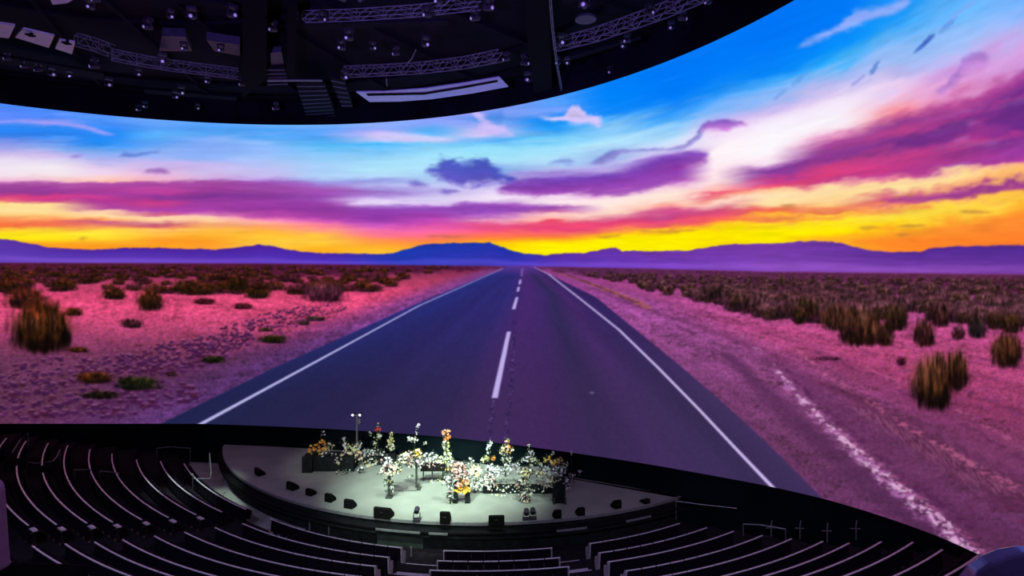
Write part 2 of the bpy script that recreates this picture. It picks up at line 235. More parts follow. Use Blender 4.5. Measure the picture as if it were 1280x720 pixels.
    # yellow brush beside the shoulder
    strip([(338, 690), (348, 720), (358, 748), (366, 768), (376, 795), (386, 812)], [3, 5, 6, 8, 9, 6], 'a05c50', .7, 215, .9, (4, 2.5))
    strip([(340, 700), (356, 742), (366, 765), (378, 795)], [2, 3, 4, 4], '5a2c3c', .8, 217, 1.3, (4, 2.5))

    # ---- scrub
    def bush(x, y, w, h, dark='2c180c', lit='6a3420', tip='a04030', seed=0, al=.95, grass=0.0):
        """x, y = foot; w = half width; h = height"""
        sl = sub(x - w * 1.5 - 3, y - h * 1.5 - 3, x + w * 1.6 + 3, y + h * .3 + 4)
        h *= 1.15
        xx = (X[sl] - x) / w; yy = (y - Y[sl]) / h
        if xx.size == 0: return
        n = fbm(X[sl] / max(2.0, w * .20), Y[sl] / max(2.0, h * .34 if grass else h * .22), seed + 400, 3)
        n2 = fbm(X[sl] / max(1.5, w * .08), Y[sl] / max(2.2, h * .28), seed + 500, 2)
        yb = (yy - .40) / np.where(yy > .4, .62, .52)
        r = np.sqrt(np.abs(xx / (1 + .12 * grass)) ** 2.2 + np.abs(yb) ** (2.2 + 1.6 * (yy < .4)))
        m = ss(1.25, .62, r + .24 * n + (.10 + .12 * grass) * n2)
        t = np.clip(yy + .35 * n, 0, 1)[..., None]
        c = hexc(dark) * (1 - ss(.1, .6, t)) + hexc(lit) * ss(.1, .6, t) * (1 - ss(.6, 1, t)) + hexc(tip) * ss(.6, 1, t)
        c = c * (.70 + .5 * n2[..., None] + .35 * n[..., None])
        sh = ss(1.2, .3, np.abs(xx - .25)) * ss(.16, .0, np.abs(yy + .02)) * .45
        img[sl] = img[sl] * (1 - sh[..., None]) + hexc('4a1430') * sh[..., None]
        m = (m * al)[..., None]
        img[sl] = img[sl] * (1 - m) + c * m

    # belt of dark brush along the horizon
    bw = np.interp(X, [-400, 0, 150, 300, 480, 600, 640, 690, 760, 900, 1000, 1280, 1700], [22, 20, 17, 15, 13, 5, 1, 4, 14, 22, 22, 26, 30])
    edge = g + 5 * fbm(X / 9, Y / 3, 301, 3)
    mk = ss(0, 2, g) * ss(bw + 4, bw - 3, edge) * (.92)
    bc = np.stack([np.interp(X, [0, 600, 700, 1280], [q[k] for q in map(hexc, ['4c1830', '4a1638', '54244c', '54243e'])]) for k in range(3)], -1) * (1 + .35 * fbm(X / 4, Y / 2, 303, 3))[..., None]
    m = mk[..., None]; img[:] = img * (1 - m) + bc * m
    r = np.random.default_rng(5)
    items = []
    for k in range(620):                                # left plain
        gg = 7 + 33 * r.random() ** 1.4; x = -380 + r.random() * (960 - gg * 3.0)
        if x > 640 - gg * 2.55 - 30: continue
        dens = 1.0 if gg < 24 else .40
        if r.random() > dens: continue
        s_ = gg * (.13 + .16 * r.random())
        items.append((328 + gg, x, s_ * 1.5 + 1.5, s_ + 1.2, 0))
    for k in range(2000):                               # right plain
        gg = 8 + 62 * r.random() ** 1.25; x = 690 + r.random() * 1000
        b0 = np.interp(x, [640, 960, 1280, 1700], [333, 339, 343, 348]); lim = np.interp(x, [690, 760, 860, 960, 1050, 1120, 1280, 1700], [2, 16, 38, 60, 66, 56, 66, 90])
        if gg > lim: continue
        s_ = gg * (.10 + .13 * r.random())
        items.append((b0 + gg, x, s_ * .95 + 1.4, s_ * 1.25 + 1.6, 1))
    items.sort()
    for i, (yf, x, w, h, side) in enumerate(items):
        if side == 0: bush(x, yf, w, h, ['24140c', '2c180c', '301420'][i % 3], ['4c2814', '542030', '44240c'][i % 3], ['7c3428', '8c3448', 'a04030'][i % 3], i, .85)
        else:
            bush(x, yf, w, h, ['3a1c28', '34201c', '401c30'][i % 3], ['54303a', '503028', '5c3040'][i % 3], ['a85c78', 'b86c80', '7c4854'][i % 3], i, .85, .45)
    # named clumps
    for (x, y, w, h, d, l, t, gr) in [
        (32, 384, 26, 22, '24100c', '582418', '7c3020', 0), (10, 360, 14, 12, '2c1810', '542414', '6a2c18', 0), (143, 373, 15, 12, '1c1008', '3c200c', '7c3018', 0),
        (187, 386, 17, 21, '1a1008', '3c200c', '8c3c28', 0), (92, 394, 11, 8, '2c1808', '5c2c10', '8c3418', .5), (53, 435, 39, 49, '140a04', '3a2008', 'a84420', .15),
        (108, 354, 14, 9, '2c1410', '3c1c14', '542420', 0), (72, 364, 12, 5, '2c1014', '3c1818', '5c2028', 0), (165, 409, 13, 9, '30141c', '502430', '7c3848', .4), (230, 364, 16, 12, '1e140a', '382010', '5c2818', 0),
        (246, 368, 26, 9, '22140c', '3c2010', '60281c', 0), (297, 361, 14, 13, '20140c', '38200c', '5c2c18', 0), (322, 372, 17, 12, '1e140a', '3c240c', '6c3418', 0), (255, 380, 14, 6, '2a0c14', '48141c', '6c2030', 0),
        (303, 386, 13, 6, '3a0c1c', '541c24', '7c2c38', 0), (405, 375, 25, 19, '44182c', '642c44', '8c4054', .4), (325, 361, 10, 8, '240f0c', '441c18', '602824', 0), (362, 352, 12, 8, '301020', '4c1c2c', '6c2c38', 0), (275, 350, 14, 6, '24100c', '3c1c18', '542420', 0),
        (341, 428, 17, 8, '14140a', '28280c', '5c4420', .3), (332, 414, 9, 4, '2c1c24', '3c2c14', '5c3c24', 0), (267, 453, 14, 7, '14180c', '243010', '544018', .3), (173, 486, 27, 14, '10140c', '1c240c', '40381c', .3), (118, 478, 23, 12, '24100c', '44200c', '804018', .5),
        (126, 498, 22, 8, '140c10', '1c1c0c', '3c2418', .2), (97, 440, 13, 6, '301810', '4c2810', '7c3c20', .3), (394, 401, 12, 5, '34203c', '44302c', '5c4434', .2), (380, 406, 7, 4, '34203c', '44302c', '5c4434', .2), (215, 470, 8, 5, '2c1420', '44242c', '5c3040', 0),
        (1078, 428, 26, 33, '26140c', '54301c', '8c5448', .8), (1050, 410, 22, 26, '301a14', '502c20', '804a44', .8), (1106, 430, 10, 24, '2c160f', '44261a', '70403c', .8), (1155, 430, 13, 28, '2a1212', '482220', '784044', .7),
        (1120, 410, 14, 26, '24160f', '402818', '6c4438', .7), (1175, 405, 12, 26, '34181c', '4c2828', '7c4450', .7), (1221, 420, 11, 22, '1a1618', '2c2420', '643c3c', .7), (1198, 423, 8, 14, '30141c', '44202a', '70384a', .5), (1245, 410, 12, 18, '2c1814', '482a20', '74443c', .6),
        (1265, 414, 12, 20, '2c1814', '50301e', '7c4834', .6), (1258, 456, 18, 33, '180e08', '442410', '784028', 1), (1167, 506, 23, 54, '140c06', '4c2c14', 'a86048', 1), (1196, 482, 14, 38, '200e0a', '482814', '8c5040', 1), (1127, 456, 6, 9, '440f2c', '541c34', '7c2c48', 0),
        (1010, 395, 14, 22, '301814', '4c3020', '804c48', .7), (1000, 403, 9, 18, '241410', '402818', '703c3c', .7), (980, 396, 12, 18, '341c24', '502c30', '80485c', .7), (925, 385, 13, 18, '301a20', '4c2c28', '804a54', .7), (890, 372, 12, 16, '341c24', '4c2c30', '7c4854', .7), (1035, 450, 16, 4, '4c1c40', '6c2c50', '8c3c64', 0)]:
        bush(x, y, w, h, d, l, t, int(x * 7 + y), .95, gr)
    # tall pale grass beside the big right-hand clump
    for (x0, y0, n_, w, h) in [(1160, 470, 60, 26, 34), (1056, 400, 40, 30, 22), (50, 405, 50, 36, 16), (1258, 436, 30, 16, 20)]:
        for k in range(n_):
            x = x0 + (r.random() * 2 - 1) * w; y = y0 + (r.random() - .3) * h * .9; hh = h * (.4 + .6 * r.random()); dx = (r.random() - .5) * 8
            t = np.linspace(0, 1, int(hh * 2)); px = (x + dx * t * t + MX0).astype(int); pyy = (y - hh * t + MY0).astype(int)
            img[pyy, px] = img[pyy, px] * .72 + hexc(['a86050', '8c4838', 'c07058'][k % 3]) * .22

    # ---- road
    m = ss(-1.0, 1.0, X - rl) * ss(1.0, -1.0, X - rr) * ss(332.5, 334.5, Y)
    u = (X - rl) / np.maximum(rr - rl, 1)
    ks = [0, .12, .3, .46, .52, .58, .66, .74, .82, .92, 1.0]
    far = ['303080', '282c78', '2c2870', '302a74', '3c2870', '482870', '40286c', '302858', '442868', '342460', '302058']
    near = ['20244e', '24244c', '2a244c', '302852', '382854', '402a5a', '40285a', '362850', '402c5a', '382c54', '40305c']
    cf = np.stack([np.interp(u, ks, [hexc(q)[k] for q in far]) for k in range(3)], -1); cn = np.stack([np.interp(u, ks, [hexc(q)[k] for q in near]) for k in range(3)], -1)
    w = ss(345, 520, Y)[..., None]
    rc = (cf * (1 - w) + cn * w) * (1 + .05 * fbm(X / 3, Y / 3, 501, 2) + .07 * fbm(U / 1.5, V / 40, 503, 3))[..., None]
    hzr = ss(346, 333, Y)[..., None] * .7
    rc = rc * (1 - hzr) + hexc('60389c') * hzr
    m = m[..., None]; img[:] = img * (1 - m) + rc * m

    def line(pts, wid, col, al=1.0):
        p = np.array(pts, float)
        cx = np.interp(Y, p[:, 0], p[:, 1]); ww = np.interp(Y, p[:, 0], wid)
        mk = ss(ww + .8, ww - .5, np.abs(X - cx)) * (Y >= p[0, 0]) * (Y <= p[-1, 0]) * al
        blend(mk, hexc(col))
    line([(336, 628), (382, 524), (420, 454), (458, 384), (529, 253), (700, -60)], [.5, 1.3, 1.9, 2.7, 4.2, 6], 'bcb8ea', .95)
    line([(334, 668), (343, 686), (371, 722), (412, 773.5), (459, 822), (512, 874), (560, 919), (604, 961), (660, 1014), (760, 1108)], [.4, 1.0, 1.3, 1.6, 1.9, 2.0, 2.3, 2.8, 3, 4], 'd0bcf0', .97)
    line([(336, 653), (345, 652)], [1, 1.2], '7c68b8', .7)
    for (ya, xa, yb, xb, wa, wb) in [(350, 650.5, 355, 649.5, 1.1, 1.2), (358.5, 648.5, 364, 647.3, 1.1, 1.3), (371.5, 646.3, 386.5, 642, 1.5, 2), (415, 636, 497, 618.5, 2.3, 3.6)]:
        line([(ya, xa), (yb, xb)], [wa, wb], 'c4b4f0', .95)
    tar = ss(.25, .5, fbm(X / 1.6, Y / 2.2, 601, 2)) * ss(400, 440, Y)
    for sx in ([(400, 644), (480, 639), (560, 631)], [(500, 617), (560, 610)]):
        p = np.array(sx, float); cx = np.interp(Y, p[:, 0], p[:, 1])
        blend(ss(4, 2, np.abs(X - cx)) * (Y > p[0, 0]) * tar * .8, hexc('6a5494'))
        blend(ss(4, 2, np.abs(X - cx)) * (Y > p[0, 0]) * ss(-.1, -.5, fbm(X / 1.6, Y / 2.2, 607, 2)) * .6, hexc('181436'))
    blend(ss(5, 1, np.abs(X - 740) + 2 * np.abs(Y - 491)), hexc('6c6488'))
    k = img.copy()                                    # the screen's pixels are coarse: soften a little
    k[1:-1, 1:-1] = img[1:-1, 1:-1] * .4 + (img[:-2, 1:-1] + img[2:, 1:-1] + img[1:-1, :-2] + img[1:-1, 2:]) * .15
    return np.clip(k, 0, 1)
import bpy, bmesh, math, random
from mathutils import Vector, Matrix
scene = bpy.context.scene
COL = scene.collection
random.seed(4)
CAM_Z = 12.0; FPX = 710.0; HORIZ = 335.0

def pt(px, py, y=None, z=None):
    """a measured point of the hall: on the level z, or at the distance y"""
    if y is None: y = (CAM_Z - z) * FPX / (py - HORIZ)
    return Vector(((px - 640) / FPX * y, y, CAM_Z - (py - HORIZ) / FPX * y))

# ------------------------------------------------------------------ materials
def mat(name, col, rough=.7, metal=0.0, var=0.0, scale=4.0, spec=.5, emit=None, es=0):
    m = bpy.data.materials.new(name); m.use_nodes = True
    nt = m.node_tree; b = nt.nodes['Principled BSDF']
    b.inputs['Base Color'].default_value = (*col, 1); b.inputs['Roughness'].default_value = rough
    b.inputs['Metallic'].default_value = metal; b.inputs['Specular IOR Level'].default_value = spec
    if var:
        tc = nt.nodes.new('ShaderNodeTexCoord'); n = nt.nodes.new('ShaderNodeTexNoise'); n.inputs['Scale'].default_value = scale; n.inputs['Detail'].default_value = 5
        r = nt.nodes.new('ShaderNodeValToRGB'); r.color_ramp.elements[0].position = .3; r.color_ramp.elements[1].position = .7
        r.color_ramp.elements[0].color = (*[c * (1 - var) for c in col], 1); r.color_ramp.elements[1].color = (*[min(1, c * (1 + var)) for c in col], 1)
        nt.links.new(tc.outputs['Object'], n.inputs['Vector']); nt.links.new(n.outputs['Fac'], r.inputs['Fac']); nt.links.new(r.outputs['Color'], b.inputs['Base Color'])
    if emit:
        b.inputs['Emission Color'].default_value = (*emit, 1); b.inputs['Emission Strength'].default_value = es
    return m
M = dict(
    seat=mat('black_upholstery', (.0055, .0040, .0085), .9, var=.35, scale=30, spec=.05),
    trim=mat('brushed_seat_trim', (.80, .83, 1.0), .5, .6, var=.25, scale=9),
    panel=mat('grey_end_panel', (.50, .48, .54), .5, .3, var=.2, scale=6),
    iron=mat('dark_steel', (.010, .010, .012), .5, .3, var=.2),
    deck=mat('stage_deck', (.21, .235, .205), .55, var=.14, scale=.7, spec=.2),
    skirt=mat('dark_stage_drape', (.010, .014, .014), .9, var=.4, scale=3, spec=.1),
    backdrop=mat('teal_black_wall', (.0035, .0075, .0095), .9, var=.35, scale=.5, spec=.0),
    black=mat('matt_black_paint', (.006, .006, .008), .9, var=.3, scale=2, spec=.1),
    floor=mat('dark_carpet', (.012, .010, .014), .95, var=.3, scale=3, spec=.05),
    walk=mat('walkway_floor_lit', (.26, .275, .25), .7, var=.3, scale=1.2, spec=.2),  # paler than the other floor, stage-light spill put into the colour
    step=mat('aisle_carpet', (.34, .31, .40), .7, var=.2, scale=3),
    nose=mat('step_nosing', (.42, .40, .50), .5, .3),
    rail=mat('handrail_steel', (.20, .20, .22), .5, .4),
    rim=mat('stage_rim', (.20, .22, .21), .5, .2, var=.2),
    ceil=mat('ceiling_black', (.006, .006, .012), .9, var=.5, scale=.6, spec=.1),
    void=mat('beam_black', (.004, .004, .006), .95, spec=.05),
    truss=mat('truss_aluminium', (.16, .155, .19), .5, .2, var=.3, scale=8),
    lilac=mat('reflector_panel', (.55, .53, .60), .5, .0, var=.12, scale=2),
    duct=mat('duct_grey', (.036, .034, .062), .6, .1, var=.35, scale=3),
    fixture=mat('fixture_body', (.022, .018, .032), .6, .1),
    lens=mat('fixture_lens', (.8, .8, .9), .2, 0, emit=(.45, .36, .75), es=.22),
    navy=mat('glossy_navy_shell', (.24, .19, .55), .25, .35, var=.3, scale=12),
    plum=mat('plum_upholstery', (.50, .26, .52), .8, var=.15, scale=14),
    speaker=mat('monitor_black', (.003, .0035, .003), .8, var=.2, scale=14, spec=.1),
    grille=mat('monitor_grille', (.012, .010, .010), .8, spec=.1),
    foliage=mat('leaf_green', (.014, .030, .018), .7, var=.5, scale=9),
    stem=mat('stem_dark', (.020, .028, .020), .8),
    W=mat('petal_white', (.84, .88, .80), .7, var=.12, scale=20), C=mat('petal_cream', (.90, .78, .42), .7, var=.15, scale=20),
    P=mat('petal_pink', (.85, .46, .44), .7, var=.2, scale=20), O=mat('petal_orange', (.92, .32, .06), .7, var=.2, scale=20),
    Y=mat('petal_yellow', (.92, .56, .06), .7, var=.2, scale=20), R=mat('petal_red', (.75, .07, .05), .7, var=.2, scale=20),
    L=mat('petal_lilac', (.80, .76, .92), .7, var=.2, scale=20), G=mat('petal_lime', (.55, .62, .25), .7, var=.2, scale=20),
    B=mat('petal_pale_blue', (.74, .84, .84), .7, var=.2, scale=20),
)

# ------------------------------------------------------------------ mesh building
class MB:
    def __init__(s): s.v = []; s.f = []
    def add(s, vs, fs):
        o = len(s.v); s.v += [tuple(v) for v in vs]; s.f += [tuple(i + o for i in f) for f in fs]; return s
    def box(s, c, d, m=None):
        x, y, z = (q / 2 for q in d); c = Vector(c)
        vs = [Vector((a * x, b * y, e * z)) for e in (-1, 1) for b in (-1, 1) for a in (-1, 1)]
        if m is not None: vs = [m @ v for v in vs]
        return s.add([v + c for v in vs], [(0, 2, 3, 1), (4, 5, 7, 6), (0, 1, 5, 4), (2, 6, 7, 3), (0, 4, 6, 2), (1, 3, 7, 5)])
    def prism(s, poly, n):
        """poly: corners in 3D, n: offset vector of the other face"""
        k = len(poly); n = Vector(n); vs = [Vector(p) for p in poly] + [Vector(p) + n for p in poly]
        return s.add(vs, [tuple(range(k))[::-1], tuple(range(k, 2 * k))] + [(i, (i + 1) % k, (i + 1) % k + k, i + k) for i in range(k)])
    def tube(s, pts, r, n=6, r2=None):
        pts = [Vector(p) for p in pts]; rings = []
        for i, p in enumerate(pts):
            d = (pts[min(i + 1, len(pts) - 1)] - pts[max(i - 1, 0)]).normalized()
            a = d.cross(Vector((0, 0, 1)) if abs(d.z) < .9 else Vector((1, 0, 0))).normalized(); b = d.cross(a)
            rr = r if r2 is None else r + (r2 - r) * i / (len(pts) - 1)
            rings.append([p + (a * math.cos(2 * math.pi * k / n) + b * math.sin(2 * math.pi * k / n)) * rr for k in range(n)])
        vs = [v for q in rings for v in q]; fs = [(i * n + k, i * n + (k + 1) % n, (i + 1) * n + (k + 1) % n, (i + 1) * n + k) for i in range(len(pts) - 1) for k in range(n)]
        fs += [tuple(range(n))[::-1], tuple((len(pts) - 1) * n + k for k in range(n))]
        return s.add(vs, fs)
    def build(s, name, material, parent=None, smooth=False, bevel=0, loc=None):
        me = bpy.data.meshes.new(name); me.from_pydata(s.v, [], s.f); me.validate()
        bm = bmesh.new(); bm.from_mesh(me); bmesh.ops.recalc_face_normals(bm, faces=bm.faces)
        if bevel: bmesh.ops.bevel(bm, geom=bm.edges[:], offset=bevel, segments=2, profile=.6, affect='EDGES')
        bm.to_mesh(me); bm.free()
        me.materials.append(M[material] if isinstance(material, str) else material)
        if smooth:
            for p in me.polygons: p.use_smooth = True
        o = bpy.data.objects.new(name, me); COL.objects.link(o)
        if loc is not None: o.location = loc
        if parent is not None: o.parent = parent
        return o

def tag(o, label, cat, group=None, kind=None):
    if label: o['label'] = label
    if cat: o['category'] = cat
    if group: o['group'] = group
    if kind: o['kind'] = kind
    return o
def struct(o, label=None):
    o['kind'] = 'structure'
    if label: o['label'] = label
    return o
def thing(name, label, cat, loc=(0, 0, 0), rz=0, group=None):
    o = bpy.data.objects.new(name, None); COL.objects.link(o); o.location = loc; o.rotation_euler = (0, 0, rz)
    o.empty_display_size = .2
    return tag(o, label, cat, group)
def copy_tree(o, parent=None):
    c = o.copy(); COL.objects.link(c); c.parent = parent
    for ch in o.children: copy_tree(ch, c)
    return c
ORD = 'first second third fourth fifth sixth seventh eighth ninth tenth eleventh twelfth thirteenth fourteenth fifteenth sixteenth seventeenth eighteenth nineteenth twentieth'.split()

# ------------------------------------------------------------------ dome screen
import numpy as np
BC = (-23.26, -15.52); BR = 56.1; ZB = 1.0           # foot ring of the screen
TC = (-15.1, 12.63); TR = 27.0; ZT = 22.0            # rim of the ceiling opening
def ray_circle(s, c, r):
    """distance y along the direction (s, 1) at which a ring is met"""
    a = s * s + 1; b = -2 * (s * c[0] + c[1]); k = c[0] ** 2 + c[1] ** 2 - r * r
    return (-b + np.sqrt(np.maximum(b * b - 4 * a * k, 0))) / (2 * a)
FOOT = [(-700, 533), (-200, 530.5), (0, 530), (120, 530), (250, 530), (350, 533.5), (430, 537.5), (500, 542), (560, 547), (640, 556), (720, 567), (800, 579), (880, 593), (960, 608), (1030, 624), (1100, 645), (1170, 670), (1240, 702), (1300, 731), (1480, 840), (1800, 1060), (2100, 1300)]
fx_ = np.array([p[0] for p in FOOT], float); fd_ = (CAM_Z - ZB) * FPX / (np.array([p[1] for p in FOOT], float) - HORIZ)
def foot_d(px): return np.interp(px, fx_, fd_)
def build_screen():
    film = paint_film()
    cols = np.concatenate([np.linspace(-350, -6, 90), np.linspace(-4, 1284, 1060), np.linspace(1288, 1730, 110)])
    rows = 470
    sdir = (cols - 640) / FPX
    # smooth the foot line a little
    db = foot_d(cols); db = np.convolve(np.pad(db, 14, 'edge'), np.hanning(31)[1:-1] / np.hanning(31)[1:-1].sum(), 'same')[14:-14]
    dt = ray_circle(sdir, TC, TR)
    t = np.linspace(0, 1, rows)[:, None]
    d = db[None] * (1 - t) + dt[None] * t + 1.6 * np.sin(np.pi * t) ** 1.0
    z = ZB + (ZT - ZB) * t + 0 * d
    x = sdir[None] * d
    co = np.stack([x, d, z], -1).reshape(-1, 3)
    px = 640 + x / d * FPX; py = HORIZ + (CAM_Z - z) / d * FPX
    # the film is sampled where its own projector geometry puts it on the dome
    ix = np.clip(px + MX0, 0, PW - 1.01); iy = np.clip(py + MY0, 0, PH - 1.01)
    i0 = ix.astype(int); j0 = iy.astype(int); tx = (ix - i0)[..., None]; ty = (iy - j0)[..., None]
    c = (film[j0, i0] * (1 - tx) + film[j0, i0 + 1] * tx) * (1 - ty) + (film[j0 + 1, i0] * (1 - tx) + film[j0 + 1, i0 + 1] * tx) * ty
    c = np.where(c <= .04045, c / 12.92, ((c + .055) / 1.055) ** 2.4)
    rgba = np.ones((rows * len(cols), 4), np.float32); rgba[:, :3] = c.reshape(-1, 3)
    n = len(cols)
    q = (np.arange(rows - 1)[:, None] * n + np.arange(n - 1)[None]).ravel()
    quads = np.stack([q, q + 1, q + n + 1, q + n], -1)
    me = bpy.data.meshes.new('dome_screen')
    me.vertices.add(len(co)); me.vertices.foreach_set('co', co.astype(np.float32).ravel())
    me.loops.add(quads.size); me.loops.foreach_set('vertex_index', quads.ravel().astype(np.int32))
    me.polygons.add(len(quads)); me.polygons.foreach_set('loop_start', np.arange(0, quads.size, 4, dtype=np.int32)); me.polygons.foreach_set('loop_total', np.full(len(quads), 4, np.int32))
    at = me.color_attributes.new('film', 'FLOAT_COLOR', 'POINT'); at.data.foreach_set('color', rgba.ravel())
    me.update(); me.polygons.foreach_set('use_smooth', np.ones(len(quads), bool))
    m = bpy.data.materials.new('led_screen'); m.use_nodes = True; nt = m.node_tree; nt.nodes.clear()
    a = nt.nodes.new('ShaderNodeVertexColor'); a.layer_name = 'film'; e = nt.nodes.new('ShaderNodeEmission'); out = nt.nodes.new('ShaderNodeOutputMaterial')
    nt.links.new(a.outputs['Color'], e.inputs['Color']); nt.links.new(e.outputs[0], out.inputs['Surface']); m.cycles.emission_sampling = 'NONE'
    me.materials.append(m)
    o = bpy.data.objects.new('dome_screen', me); COL.objects.link(o)
    tag(o, 'giant curved dome screen showing a desert highway under a purple and orange sunset', 'screen')
    return cols, db
cols_, db_ = build_screen()

# dark wall from the foot of the screen down to the floor
ps = np.linspace(-340, 1720, 160); dd = np.interp(ps, cols_, db_)
v = []; prof = [(0.0, ZB + .02), (-.35, ZB - .02), (-.75, .55), (-1.15, 0.0), (-1.2, -1.3)]
sdn = (ps - 640) / FPX; base_pts = np.stack([sdn * dd, dd], -1)
tan_ = np.gradient(base_pts, axis=0); nrm = np.stack([-tan_[:, 1], tan_[:, 0]], -1); nrm /= np.linalg.norm(nrm, axis=1)[:, None]
nrm *= np.sign((nrm * (np.array([[-3, 20]]) - base_pts)).sum(1))[:, None]
# hold the slope towards the hall by the distance the stage needs
mb = MB()
for i in range(len(ps)):
    for (o_, z_) in prof:
        w = base_pts[i] + nrm[i] * (-o_); mb.v.append((w[0], w[1], z_))
P_ = len(prof)
for i in range(len(ps) - 1):
    for k in range(P_ - 1): mb.f.append((i * P_ + k, (i + 1) * P_ + k, (i + 1) * P_ + k + 1, i * P_ + k + 1))
struct(mb.build('wall_back', 'backdrop', smooth=True))

# ------------------------------------------------------------------ floors and terraces
mb = MB(); n = 96
ring = [(-6 + 62 * math.cos(2 * math.pi * k / n), 22 + 62 * math.sin(2 * math.pi * k / n), -1.27) for k in range(n)]
mb.add(ring, [tuple(range(n))]); struct(mb.build('floor', 'floor'))

def arc_slab(mb, c, r0, r1, a0, a1, z0, z1, n=24):
    """an arc-shaped slab; angles in degrees from the direction towards the camera"""
    vs = []
    for i in range(n + 1):
        a = math.radians(a0 + (a1 - a0) * i / n); sx, cy = math.sin(a), -math.cos(a)
        for r in (r0, r1):
            for z in (z0, z1): vs.append((c[0] + r * sx, c[1] + r * cy, z))
    fs = []
    for i in range(n):
        o = 4 * i; p = o + 4
        fs += [(o + 1, o + 3, p + 3, p + 1), (o, p, p + 2, o + 2), (o, o + 1, p + 1, p), (o + 2, p + 2, p + 3, o + 3)]
    fs += [(0, 2, 3, 1), (4 * n, 4 * n + 1, 4 * n + 3, 4 * n + 2)]
    mb.add(vs, fs)
MC = (-1.5, 43.0); LC = (3.5, 53.0)
MRR = [18.24, 19.68, 20.98, 22.3, 23.5, 24.66, 25.62, 26.55, 27.5, 28.55, 29.6]
LRR = [29.66, 30.88, 32.1, 33.3, 34.39, 35.49, 36.4, 37.39, 38.26, 39.2]
mb = MB()
for k in range(1, 11): arc_slab(mb, MC, MRR[k - 1] + .16, MRR[k] + .16, -35.0, 38.5, -1.27, -1.25 + .3 * k, 40)
struct(mb.build('floor_terrace', 'floor'), 'curved dark terraces stepping down to the stage')
mb = MB()
for k in range(10): arc_slab(mb, LC, (LRR[k - 1] if k else 29.1) + .16, LRR[k] + .16, -63, -32.2, -1.27, -1.05 + .3 * k, 40)
struct(mb.build('floor_side_terrace', 'floor'), 'curved dark terraces of the side bank')
# walkway between the stage and the seats; stage-light spill painted in as pale floor
SC = (-1.68, 46.13); SR = 19.4
mb = MB(); arc_slab(mb, SC, SR - .3, SR + 2.6, -75, -27, -1.30, -1.262, 60); struct(mb.build('floor_walkway', 'walk'), 'walkway around the stage front, painted pale for stage-light spill')

# stepped aisles
def aisle(label, c, a0, a1, radii, z0, rows_):
    t = thing('aisle_stairs', label, 'stairs', loc=(c[0] + (radii[1]) * math.sin(math.radians((a0 + a1) / 2)), c[1] - (radii[1]) * math.cos(math.radians((a0 + a1) / 2)), z0), group='stepped aisles between the seat blocks')
    inv = Matrix.Translation(-Vector(t.location))
    for k in rows_:
        for h in (0, 1):
            r0 = radii[k - 1] + .16 + (radii[k] - radii[k - 1]) * .5 * h - (.30 if h == 0 else 0); r1 = radii[k] + .16
            zt = z0 + .3 * (k - 1) + .15 * (h + 1) + .012
            if h == 0: r1 = radii[k - 1] + .16 + (radii[k] - radii[k - 1]) * .5
            m_ = MB(); arc_slab(m_, c, r0, r1, a0, a1, zt - .14, zt, 6); m_.v = [tuple(inv @ Vector(v)) for v in m_.v]; st = m_.build('step', 'step', t)
            m_ = MB(); arc_slab(m_, c, r0 - .012, r0 + .05, a0, a1, zt - .03, zt + .006, 6); m_.v = [tuple(inv @ Vector(v)) for v in m_.v]; m_.build('nosing', 'nose', st)
aisle('stepped aisle beside the middle seat block, on its side towards the far bank', MC, -10.2, -5.2, MRR, -1.25, range(1, 6))
aisle('stepped aisle beside the middle seat block, on the side of the flower riser', MC, 10.5, 14.4, MRR, -1.25, range(1, 6))

# ------------------------------------------------------------------ seats
def make_seat(end=0):
    t = thing('theatre_seat', '', 'seat')
    w = .60
    m_ = MB(); m_.box((0, -.05, .64), (w - .05, .08, .58), Matrix.Rotation(math.radians(-7), 3, 'X')); m_.build('backrest', 'seat', t, bevel=.018)
    m_ = MB(); m_.box((0, -.085, .945), (w - .012, .058, .032), Matrix.Rotation(math.radians(-7), 3, 'X')); m_.build('top_trim', 'trim', t, bevel=.008)
    m_ = MB(); m_.box((0, .17, .56), (w - .10, .10, .42), Matrix.Rotation(math.radians(-18), 3, 'X')); m_.build('seat_cushion', 'seat', t, bevel=.03)
    for s_ in (-1, 1):
        m_ = MB(); m_.box((s_ * (w / 2 - .02), .12, .60), (.045, .34, .03)); m_.box((s_ * (w / 2 - .02), .10, .34), (.03, .08, .50)); m_.build('armrest', 'iron', t, bevel=.006)
    m_ = MB(); m_.box((0, .0, .20), (.10, .10, .40)); m_.box((0, .05, .02), (.30, .34, .04)); m_.build('pedestal', 'iron', t)
    return t
def add_end_panel(t, side, low=False):
    m_ = MB(); x = side * (.60 / 2 + .02)
    if low: m_.box((x + side * .16, .02, .80), (.42, .17, .05), Matrix.Rotation(math.radians(-6), 3, 'X'))
    else:
        m_.prism([(x - .02, -.14, .93), (x - .02, -.07, .97), (x - .02, .02, .93), (x - .02, .16, .66), (x - .02, .36, .60), (x - .02, .38, .30), (x - .02, .30, .03), (x - .02, -.02, .03), (x - .02, -.10, .40)], (.04, 0, 0))
    m_.build('end_panel', 'panel', t, bevel=.006)
proto = make_seat(); proto_used = False
cand = []
BL = dict(mid='middle block', near='block under the flower riser', stair='long curved block', bank='far side bank')
BLN = {'mid': 'middle seat block', 'right': 'right-hand seat block', 'left': 'left-hand seat block', 'bank': 'side bank'}
